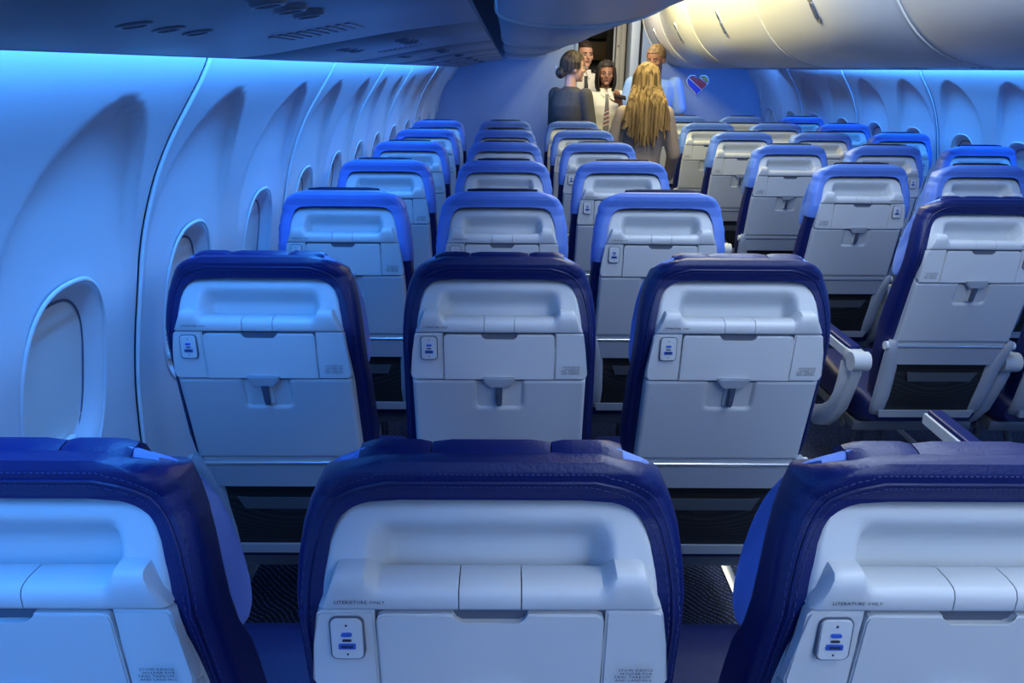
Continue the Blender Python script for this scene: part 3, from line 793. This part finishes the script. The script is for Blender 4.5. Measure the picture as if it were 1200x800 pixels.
def armpad_bm():
    bm = new_bm(); box(bm, -0.021, 0.021, -0.045, 0.275, 0.628, 0.645, 0.007, 3); return bm
LOWERD = mat('pocket_flap_grey', (0.075, 0.09, 0.11), 0.7)

ordw = ['nearest', 'second', 'third', 'fourth', 'fifth', 'sixth', 'seventh', 'eighth']
poswl = {-1: 'window', 0: 'middle', 1: 'aisle'}; poswr = {0: 'aisle', 1: 'middle', 2: 'window'}
for row in range(0, 7):
    for c in (-1, 0, 1):
        st = 'navy' if row < 2 else 'blue'
        t = seat(st, -1, ('leg',) if c != 0 or True else ())
        t.location = (X0+S*c, YB+P*row, 0)
        where = poswl[c]
        look = 'all-navy seat' if st == 'navy' else 'blue headrest cover seat'
        tag(t, '%s on the left, %s seat, %s row counted from the camera' % (look, where, ordw[row]), 'seat', 'seats of the left block')
for row in range(1, 8):
    for c in (0, 1, 2):
        if row == 1 and c > 0: continue
        st = 'navy' if row < 3 else 'blue'
        t = seat(st, 1, ('leg', -1), 0.262 if c == 0 else 0.245)
        t.location = (XR+S*c, YB+P*row+DYR, 0)
        look = 'all-navy seat' if st == 'navy' else 'blue headrest cover seat'
        if row == 1: lab = 'navy seat with upright pad armrest showing at the right edge, right block'
        else: lab = '%s on the right, %s seat, %s full row from the camera' % (look, poswr[c], ordw[row-2])
        tag(t, lab, 'seat', 'seats of the right block')

# ------------------------------------------------------------------ people
SKIN1 = mat('skin_light', (0.56, 0.30, 0.20), 0.55, var=0.06); SKIN2 = mat('skin_tan', (0.36, 0.17, 0.10), 0.55, var=0.06)
LIPS = mat('lips', (0.30, 0.10, 0.08), 0.6); EYEW = mat('eye_white', (0.40, 0.38, 0.37), 0.5); EYED = mat('iris_dark', (0.02, 0.012, 0.01), 0.2)
WSHIRT = mat('white_shirt_cloth', (0.78, 0.76, 0.66), 0.8, bump=0.8, bscale=25, var=0.05)
GREYJ = mat('charcoal_blazer_cloth', (0.058, 0.055, 0.052), 0.85, bump=0.6, bscale=25, var=0.1)
BPOLO = mat('light_blue_polo_cloth', (0.24, 0.42, 0.86), 0.8, bump=0.8, bscale=25, var=0.05)
TAUPE = mat('taupe_coat_cloth', (0.34, 0.27, 0.23), 0.85, bump=0.8, bscale=22, var=0.1)
TROUS = mat('black_trousers_cloth', (0.015, 0.016, 0.025), 0.85)
SHOE = mat('black_shoe_leather', (0.01, 0.01, 0.01), 0.35)
def hairmat(name, c1, c2):
    m = bpy.data.materials.new(name); m.use_nodes = True; nt = m.node_tree; p = nt.nodes['Principled BSDF']
    tc = nt.nodes.new('ShaderNodeTexCoord'); mp = nt.nodes.new('ShaderNodeMapping'); mp.inputs['Scale'].default_value = (38, 38, 1.1)
    n = nt.nodes.new('ShaderNodeTexNoise'); n.inputs['Scale'].default_value = 1.5; n.inputs['Detail'].default_value = 3
    nt.links.new(tc.outputs['Object'], mp.inputs['Vector']); nt.links.new(mp.outputs['Vector'], n.inputs['Vector'])
    r = nt.nodes.new('ShaderNodeValToRGB'); r.color_ramp.elements[0].position = 0.36; r.color_ramp.elements[0].color = c1+(1,); r.color_ramp.elements[1].position = 0.64; r.color_ramp.elements[1].color = c2+(1,)
    nt.links.new(n.outputs['Fac'], r.inputs['Fac']); nt.links.new(r.outputs['Color'], p.inputs['Base Color'])
    b = nt.nodes.new('ShaderNodeBump'); b.inputs['Strength'].default_value = 0.2; b.inputs['Distance'].default_value = 0.003
    nt.links.new(n.outputs['Fac'], b.inputs['Height']); nt.links.new(b.outputs['Normal'], p.inputs['Normal'])
    p.inputs['Roughness'].default_value = 0.62; p.inputs['Specular IOR Level'].default_value = 0.25; return m
BLOND = hairmat('blond_hair', (0.06, 0.036, 0.013), (0.30, 0.20, 0.085)); BLACKH = hairmat('black_hair', (0.006, 0.005, 0.005), (0.03, 0.022, 0.02))
BRUN = hairmat('brown_grey_hair', (0.02, 0.014, 0.010), (0.10, 0.075, 0.055)); SHORTG = hairmat('short_fair_hair', (0.16, 0.10, 0.05), (0.34, 0.24, 0.13)); DKBR = hairmat('dark_brown_hair', (0.015, 0.01, 0.008), (0.06, 0.04, 0.03))

def remesh(o, v, it=3):
    m = o.modifiers.new('remesh', 'REMESH'); m.mode = 'VOXEL'; m.voxel_size = v; m.use_smooth_shade = True
    s = o.modifiers.new('smooth', 'SMOOTH'); s.iterations = it; s.factor = 0.5
def ring_e(cx, cy, z, rx, ry, k=20): return [(cx+rx*math.cos(2*PI*i/k), cy+ry*math.sin(2*PI*i/k), z) for i in range(k)]
def hand(bm, wrist, d, pn, s=1.0, curl=0.4, side=1):
    """palm and five bent fingers; d = pointing direction, pn = palm normal, side = thumb side"""
    w_ = Vector(wrist); d = Vector(d).normalized(); pn = Vector(pn); pn = (pn-d*pn.dot(d)).normalized(); l = d.cross(pn)*side
    for k in range(4):
        off = (k-1.5)*0.020*s
        capsule(bm, w_+d*0.012*s+l*off*0.6, w_+d*0.085*s+l*off, 0.014*s, 0.0115*s, 8)
        L = (0.036, 0.042, 0.039, 0.030)[k]*s; p = w_+d*0.088*s+l*off; dd = d.copy(); r = 0.0095*s
        for j in range(3):
            dd = (dd+pn*curl*(0.6+0.3*j)).normalized(); q = p+dd*L*(1, .72, .55)[j]; capsule(bm, p, q, r, r*0.9, 8); p = q; r *= 0.9
    # thumb leaves the side of the palm near the wrist (index side is k=3 -> +l)
    p = w_+d*0.028*s+l*0.026*s; dd = (d*0.7+l*0.75+pn*0.25).normalized(); r = 0.0125*s
    for j in range(3):
        q = p+dd*(0.036, 0.030, 0.024)[j]*s; capsule(bm, p, q, r, r*0.88, 8); p = q; r *= 0.88; dd = (dd+d*0.35+pn*0.2).normalized()
def figure(name, label, loc, rz, H, skin, shirt, trousers, arms, sleeve, female=False, head_rot=(0, 0), coat=False, build=1.0):
    """figure faces local -Y; arms = ((shoulder->elbow vec),(elbow->wrist vec),hand dir,palm normal) for left(-x screen) and right"""
    t = empty(name, loc, rz); tag(t, label, 'person')
    sw = (0.105 if female else 0.122)*H*build; sz = 0.815*H; hc = Vector((0, -0.012*H, 0.93*H))
    HR = Matrix.Rotation(head_rot[0], 3, 'Z') @ Matrix.Rotation(head_rot[1], 3, 'X')
    def hp(x, y, z): return hc+HR @ (Vector((x, y, z))*H)
    # body ---------------------------------------------------------------
    bm = new_bm()
    ellipsoid(bm, hp(0, 0.006, 0.008), (0.044*H, 0.054*H, 0.060*H), 20, 14, HR)          # skull
    ellipsoid(bm, hp(0, -0.016, -0.024), (0.036*H, 0.036*H, 0.046*H), 18, 12, HR)       # face and jaw
    ellipsoid(bm, hp(0, -0.040, -0.058), (0.016*H, 0.013*H, 0.010*H), 10, 8, HR)        # chin
    capsule(bm, hp(0, -0.048, 0.002), hp(0, -0.058, -0.019), 0.0050*H, 0.0070*H, 8)        # nose
    for s in (-1, 1):
        ellipsoid(bm, hp(s*0.045, 0.006, -0.012), (0.006*H, 0.011*H, 0.018*H), 8, 8, HR)
        ellipsoid(bm, hp(s*0.024, -0.036, -0.018), (0.014*H, 0.012*H, 0.012*H), 8, 8, HR)
    capsule(bm, (0, 0.012*H, 0.80*H), hp(0, 0.012, -0.04), 0.034*H*(0.9 if female else 1.05), 0.030*H*(0.9 if female else 1.05), 12)
    wst = 0.075*H*build if female else 0.088*H*build; hip = 0.098*H*build if female else 0.092*H*build
    def torso(bm, g, z0=0.47, flare=0.0):
        rr = [(0.83, sw*0.42, 0.035*H), (0.818, sw*0.84, 0.046*H), (0.79, sw*0.96, 0.058*H), (0.75, sw*0.92, 0.066*H*(1.12 if female else 1)), (0.70, sw*0.86, 0.066*H*(1.12 if female else 1)), (0.64, wst*1.05, 0.058*H), (0.60, wst, 0.057*H), (0.55, hip*0.95, 0.062*H), (0.50, hip, 0.066*H), (0.46, hip*0.92, 0.06*H)]
        rings = []
        for z, rx, ry in rr:
            if z < z0-0.001: break
            f = 1+flare*max(0, 0.7-z)
            rings.append(ring_e(0, 0.006*H, z*H, rx*f+g, ry*f+g))
        if coat:
            for z in (0.42, 0.36, 0.30): rings.append(ring_e(0, 0.006*H, z*H, hip*(1+flare*(0.7-z))+g, (0.066*H)*(1+flare*(0.7-z))+g))
        loft(bm, rings)
    torso(bm, 0)
    AR = []
    for s, (a, b, hd, pn, cu) in zip((-1, 1), arms):
        sh = Vector((s*sw*0.93, 0.008*H, 0.800*H)); el = sh+Vector(a)*H; wr_ = el+Vector(b)*H; AR.append((sh, el, wr_))
        capsule(bm, sh, el, 0.030*H*(0.85 if female else 1.05), 0.023*H*(0.85 if female else 1.05)); capsule(bm, el, wr_, 0.023*H*(0.85 if female else 1.05), 0.0145*H)
        hand(bm, wr_, hd, pn, H/1.75, cu, s if True else 1)
    for s in (-1, 1):
        capsule(bm, (s*hip*0.48, 0.0, 0.49*H), (s*hip*0.5, -0.005*H, 0.275*H), 0.050*H, 0.033*H); capsule(bm, (s*hip*0.5, -0.005*H, 0.275*H), (s*hip*0.5, 0.012*H, 0.045*H), 0.032*H, 0.020*H)
        capsule(bm, (s*hip*0.5, 0.012*H, 0.025*H), (s*hip*0.56, -0.085*H, 0.016*H), 0.020*H, 0.016*H)
    b_ = link('body', bm, skin, t); remesh(b_, 0.0062, 2)
    # clothes ------------------------------------------------------------
    g = 0.011
    bm = new_bm(); torso(bm, g, 0.50 if not coat else 0.46, 0.5 if coat else 0.1)
    for (sh, el, wr_) in AR:
        e2 = el if sleeve > 0.5 else sh.lerp(el, 0.72)
        r0 = 0.034*H*(0.88 if female else 1.08)
        capsule(bm, sh, e2, r0+g, (0.026*H*(0.9 if female else 1.1))+g+(0.008 if sleeve < 0.6 else 0.002))
        if sleeve > 0.5: capsule(bm, el, el.lerp(wr_, 0.93), 0.025*H*(0.9 if female else 1.05)+g, 0.019*H+g*0.8)
    tube(bm, [(0, 0.006*H, 0.815*H), (0, 0.004*H, 0.838*H)], 0.052*H, 16, 0.036*H)
    o = link('jacket' if coat or sleeve > 0.5 else 'shirt', bm, shirt, t); remesh(o, 0.009, 3)
    bm = new_bm()
    for s in (-1, 1):
        capsule(bm, (s*hip*0.46, 0.002, 0.49*H), (s*hip*0.5, -0.005*H, 0.275*H), 0.055*H, 0.040*H); capsule(bm, (s*hip*0.5, -0.005*H, 0.275*H), (s*hip*0.5, 0.012*H, 0.05*H), 0.040*H, 0.032*H)
    loft(bm, [ring_e(0, 0.006*H, z*H, hip*k+0.007, 0.066*H*k+0.007) for z, k in ((0.56, 0.96), (0.52, 1.0), (0.48, 1.0), (0.46, 0.9))])
    o = link('trousers', bm, trousers, t); remesh(o, 0.012, 2)
    for s in (-1, 1):
        bm = new_bm(); ellipsoid(bm, (s*hip*0.53, -0.03*H, 0.026*H), (0.030*H, 0.078*H, 0.026*H), 14, 10); 
        for v in bm.verts: v.co.z = max(v.co.z, 0.0)
        link('shoe', bm, SHOE, t)
    # face ---------------------------------------------------------------
    for s in (-1, 1):
        bm = new_bm(); ellipsoid(bm, hp(s*0.0175, -0.0445, -0.002), (0.0068*H, 0.005*H, 0.0036*H), 10, 8, HR); e = link('eye', bm, EYEW, t)
        bm = new_bm(); ellipsoid(bm, hp(s*0.0175, -0.0498, -0.002), (0.0036*H, 0.0025*H, 0.0036*H), 8, 6, HR); link('iris', bm, EYED, e)
        bm = new_bm(); capsule(bm, hp(s*0.009, -0.0515, 0.0085), hp(s*0.028, -0.0455, 0.0095), 0.0022*H, 0.0016*H, 6); link('eyebrow', bm, EYED, t)
    bm = new_bm(); capsule(bm, hp(-0.0115, -0.0485, -0.0365), hp(0.0115, -0.0485, -0.0365), 0.0022*H, 0.0022*H, 8); ellipsoid(bm, hp(0, -0.0505, -0.038), (0.0095*H, 0.0028*H, 0.0026*H), 10, 6, HR); link('mouth', bm, LIPS, t)
    return t, hp, AR, hc, HR, sw
def glasses(t, hp, H, m):
    bm = new_bm()
    for s in (-1, 1):
        pts = [hp(s*0.0185+0.0125*math.cos(2*PI*k/16), -0.0585, -0.003+0.0095*math.sin(2*PI*k/16)) for k in range(17)]
        tube(bm, pts, 0.0013, 6); tube(bm, [hp(s*0.031, -0.0575, 0.0), hp(s*0.046, 0.004, -0.002)], 0.0012, 6)
    tube(bm, [hp(-0.006, -0.0595, -0.002), hp(0.006, -0.0595, -0.002)], 0.0012, 6)
    link('glasses', bm, m, t)
def cap_hair(bm, hp, H, HR, front=-0.030, low=-0.02, grow=1.0, top=0.008):
    # skull cap cut off at the forehead and nape
    b2 = new_bm(); ellipsoid(b2, (0, 0, 0), (0.048*H*grow, 0.059*H*grow, 0.064*H*grow), 28, 20)
    dele = []
    for f in b2.faces:
        c = f.calc_center_median()/H
        if (c.y < front and c.z < 0.030) or (c.z < low and c.y < 0.012) or c.z < low-0.028: dele.append(f)
    bmesh.ops.delete(b2, geom=dele, context='FACES')
    ret = bmesh.ops.solidify(b2, geom=b2.faces[:], thickness=-0.006)
    base = hp(0, 0.008, top)
    for v in b2.verts: v.co = base+HR @ v.co
    me = bpy.data.meshes.new('x'); b2.to_mesh(me); b2.free(); bm.from_mesh(me); bpy.data.meshes.remove(me)
def strand_hair(bm, hp, H, a0, a1, n, length, r0, r1, spread=0.0, top=0.05):
    # overlapping locks falling from the crown; angle 0 = back (+y), +-pi = face
    for i in range(n):
        a = a0+(a1-a0)*i/(n-1)+random.uniform(-.04, .04); L = length*random.uniform(0.84, 1.08)
        dx, dy = math.sin(a), math.cos(a); pts = []
        c0 = hp(0, 0.008, 0)
        for (rr, zz) in ((0.012, 0.066), (0.038, 0.054), (0.052, 0.022), (0.055, -0.015)):
            q = hp(dx*rr, 0.008+dy*rr*1.12, zz); pts.append(q)
        e = pts[-1]; m_ = 6
        for k in range(1, m_+1):
            f = k/m_; z = e.z-L*f
            yt = 0.165 if dy > 0.3 else 0.10+0.2*dy
            pts.append(Vector((e.x*(1+spread*f)+random.uniform(-.004, .004), e.y+(yt-e.y)*min(1, f*2.2)+random.uniform(-.004, .004), z)))
        tube(bm, pts, r0, 7, r1)
def tie(t, H, ybase, m1, m2=None, stripe_from=0.5, z0=0.815, z1=0.60):
    pts = [(0.012, z0), (-0.012, z0), (-0.009, z0-0.022), (-0.022, z1+0.02), (0, z1), (0.022, z1+0.02), (0.009, z0-0.022)]
    bm = new_bm(); n = 14; g = []
    for i in range(n+1):
        f = i/n; z = (z0-(z0-z1)*f)*H; wd = (0.011+0.016*f if i < n else 0.002)*H/1.65*1.2; y = ybase(z)-0.006
        if i == 0: wd = 0.016
        g.append([(-wd, y+0.006, z), (-wd, y, z), (0, y-0.003, z), (wd, y, z), (wd, y+0.006, z)])
    loft(bm, g)
    o = link('tie', bm, [m1], t)
    if m2:
        # flat woven stripes as thin bands lying on the tie
        for k in range(4):
            f = stripe_from+0.115*k; z = (z0-(z0-z1)*f)*H; wd = (0.011+0.016*f)*H/1.65*1.2+0.001
            for j, mm in ((0, m2[0]), (1, m2[1])):
                zz = z-j*0.011; b = new_bm(); y = ybase(zz)-0.0105
                loft(b, [[(-wd, y, zz-0.010), (wd, y, zz+0.012), (wd, y, zz+0.023), (-wd, y, zz+0.001)], [(-wd, y+0.004, zz-0.010), (wd, y+0.004, zz+0.012), (wd, y+0.004, zz+0.023), (-wd, y+0.004, zz+0.001)]])
                link('tie_stripe', b, mm, o, smooth=False)
def collar(t, H, m, r=0.040):
    bm = new_bm()
    for s in (-1, 1):
        pts = [(s*0.004, -0.044*H, 0.842*H), (s*0.032*H, -0.030*H, 0.848*H), (s*0.036*H, -0.046*H, 0.815*H), (s*0.016*H, -0.062*H, 0.800*H)]
        a = [Vector(p) for p in pts]; loft(bm, [a, [p+Vector((0, 0.006, 0)) for p in a]])
    tube(bm, [(r*H*math.sin(x), 0.006*H-r*H*math.cos(x), 0.842*H) for x in [0.25+(2*PI-0.5)*k/16 for k in range(17)]], 0.009, 8)
    link('collar', bm, m, t)
GLASS = mat('dark_glasses_frame', (0.02, 0.015, 0.015), 0.3); CLIP = mat('white_hair_clip', (0.75, 0.72, 0.72), 0.4)
TIEB = mat('dark_tie', (0.012, 0.014, 0.022), 0.6); TIEG = mat('grey_tie', (0.17, 0.18, 0.19), 0.6); TRED = mat('tie_red', (0.32, 0.02, 0.03), 0.6); TWH = mat('tie_white', (0.62, 0.6, 0.58), 0.6)

# man in white uniform shirt, dark tie
H = 1.79
t, hp, AR, hc, HR, sw = figure('person', 'man in white short-sleeved shirt with dark tie standing in the entry doorway', (0.77, 7.90, 0), 0.15, H, SKIN1, WSHIRT, TROUS,
    (((-0.035, -0.02, -0.17), (0.02, -0.13, 0.03), (0.3, -0.7, 0.4), (1, 0, 0), 0.3), ((0.030, 0.0, -0.175), (0.0, -0.03, -0.15), (0, -0.1, -1), (-1, 0, 0), 0.25)), 0.3, head_rot=(0.15, 0.05))
bm = new_bm(); cap_hair(bm, hp, H, HR, -0.022, 0.0, 0.985); link('hair', bm, DKBR, t)
collar(t, H, WSHIRT); tie(t, H, lambda z: -0.105-0.02*(z < 1.40) if z < 1.44 else -0.105+(z-1.44)*0.5, TIEB)
for s in (-1, 1):
    bm = new_bm(); box(bm, s*0.13-0.035, s*0.13+0.035, -0.035, 0.045, 0.835*H, 0.846*H, 0.003); link('epaulette', bm, TIEB, t)
# woman in white shirt, striped tie, black bob, glasses, phone
H = 1.60
t, hp, AR, hc, HR, sw = figure('person', 'smiling woman with black bob, glasses and striped tie holding a phone', (0.925, 7.35, 0), 0.10, H, SKIN2, WSHIRT, TROUS,
    (((-0.035, -0.01, -0.17), (0.05, -0.12, -0.05), (0.5, -0.7, -0.1), (0.6, 0.4, 0), 0.5), ((0.040, -0.03, -0.155), (-0.070, -0.095, 0.125), (-0.3, -0.5, 0.35), (-0.3, 0.2, 0.8), 0.7)), 0.3, True, head_rot=(-0.12, 0.0))
bm = new_bm(); cap_hair(bm, hp, H, HR, -0.034, -0.01, 1.03)
for i in range(30):
    a = -2.25+4.5*i/29; dx, dy = math.sin(a), math.cos(a)
    pts = [hp(dx*rr, 0.008+dy*rr*1.12, zz) for rr, zz in ((0.006, 0.070), (0.036, 0.058), (0.052, 0.026), (0.058, -0.012), (0.060, -0.05), (0.055, -0.082), (0.046, -0.098+0.006*random.random()))]
    tube(bm, pts, 0.010, 7, 0.008)
o = link('hair', bm, BLACKH, t)
glasses(t, hp, H, GLASS); collar(t, H, WSHIRT)
tie(t, H, lambda z: -0.118 if z < 1.25 else -0.118+(z-1.25)*0.45, TIEG, (TRED, TWH), 0.44)
wr_ = AR[1][2]; TPH = Matrix.Rotation(0.10, 3, 'Z') @ (Vector(wr_)+Vector((-0.02, -0.075, 0.055)))
PHM = mat('black_phone', (0.01, 0.01, 0.012), 0.25)
ph = empty('phone', Vector((0.925, 7.35, 0))+TPH, 0.3); tag(ph, 'black phone held in the dark-haired woman\'s hand', 'phone')
bm = new_bm(); box(bm, -0.06, 0.06, -0.022, 0.022, -0.005, 0.005, 0.004)
ob_ = link('phone_body', bm, PHM, ph); ob_.rotation_euler = (0.9, 0.25, 0)
bm = new_bm(); box(bm, -0.053, 0.053, -0.018, 0.018, 0.005, 0.0058); ob_ = link('screen', bm, BLACKP, ph); ob_.rotation_euler = (0.9, 0.25, 0)
# man in light blue polo
H = 1.74
t, hp, AR, hc, HR, sw = figure('person', 'short-haired man in light blue polo shirt standing before the right bulkhead', (1.365, 7.24, 0), -0.10, H, SKIN2, BPOLO, TROUS,
    (((-0.045, -0.03, -0.165), (0.05, -0.12, 0.0), (0.6, -0.6, 0), (0.6, 0.4, 0), 0.4), ((0.045, 0.01, -0.17), (0.015, -0.03, -0.15), (0, -0.1, -1), (-1, 0, 0), 0.25)), 0.3, head_rot=(-0.45, 0.22), build=1.0)
bm = new_bm(); cap_hair(bm, hp, H, HR, -0.030, 0.004, 0.975); link('hair', bm, SHORTG, t)
collar(t, H, BPOLO)
# woman in grey blazer, hair in a clip, seen from behind on the left
H = 1.655
t, hp, AR, hc, HR, sw = figure('person', 'woman in charcoal blazer with clipped-up hair before the left bulkhead', (0.52, 6.30, 0), 2.35, H, SKIN1, GREYJ, TROUS,
    (((-0.04, -0.01, -0.175), (0.03, -0.10, -0.10), (0, -0.9, -0.2), (1, 0, 0), 0.4), ((0.035, -0.03, -0.165), (0.02, -0.12, 0.09), (0.1, -0.7, 0.5), (-1, 0, 0), 0.3)), 1.0, True, head_rot=(-0.55, 0.05), build=1.0)
bm = new_bm(); cap_hair(bm, hp, H, HR, -0.030, -0.014, 1.03)
for i in range(26):
    a = -2.0+4.0*i/25; dx, dy = math.sin(a), math.cos(a)
    pts = [hp(dx*rr, 0.008+dy*rr*1.12, zz) for rr, zz in ((0.052, 0.020), (0.053, -0.004))]+[hp(dx*0.030, 0.060, -0.022), hp(dx*0.012, 0.072, -0.030)]
    tube(bm, pts, 0.008, 7, 0.007)
ellipsoid(bm, hp(0, 0.064, -0.030), (0.032*H, 0.026*H, 0.028*H), 16, 12, HR)
link('hair', bm, BRUN, t)
bm = new_bm(); pts = [hp(0.024+0.010*math.cos(2*PI*k/14), 0.080+0.004*math.sin(2*PI*k/14), -0.022+0.022*math.sin(2*PI*k/14)) for k in range(15)]; tube(bm, pts, 0.004, 6); link('hair_clip', bm, CLIP, t)
glasses(t, hp, H, CLIP)
# woman with long blond hair, taupe coat, back to the camera
H = 1.56
t, hp, AR, hc, HR, sw = figure('person', 'woman with long blond hair and taupe coat, seen from behind in the aisle', (0.90, 5.02, 0), PI-0.05, H, SKIN1, TAUPE, TROUS,
    (((-0.050, -0.02, -0.165), (0.0, -0.10, -0.11), (0.2, -0.7, -0.4), (1, 0, 0), 0.4), ((0.050, -0.02, -0.165), (0.0, -0.10, -0.11), (-0.2, -0.7, -0.4), (-1, 0, 0), 0.4)), 1.0, True, head_rot=(0.0, 0.0), coat=True, build=0.9)
bm = new_bm(); cap_hair(bm, hp, H, HR, -0.036, -0.02, 1.02)
strand_hair(bm, hp, H, -1.75, 1.75, 60, 0.25, 0.010, 0.006, 0.75)
strand_hair(bm, hp, H, -1.3, 1.3, 50, 0.30, 0.010, 0.005, 0.45)
strand_hair(bm, hp, H, -0.8, 0.8, 34, 0.345, 0.010, 0.005, 0.2)
link('hair', bm, BLOND, t)
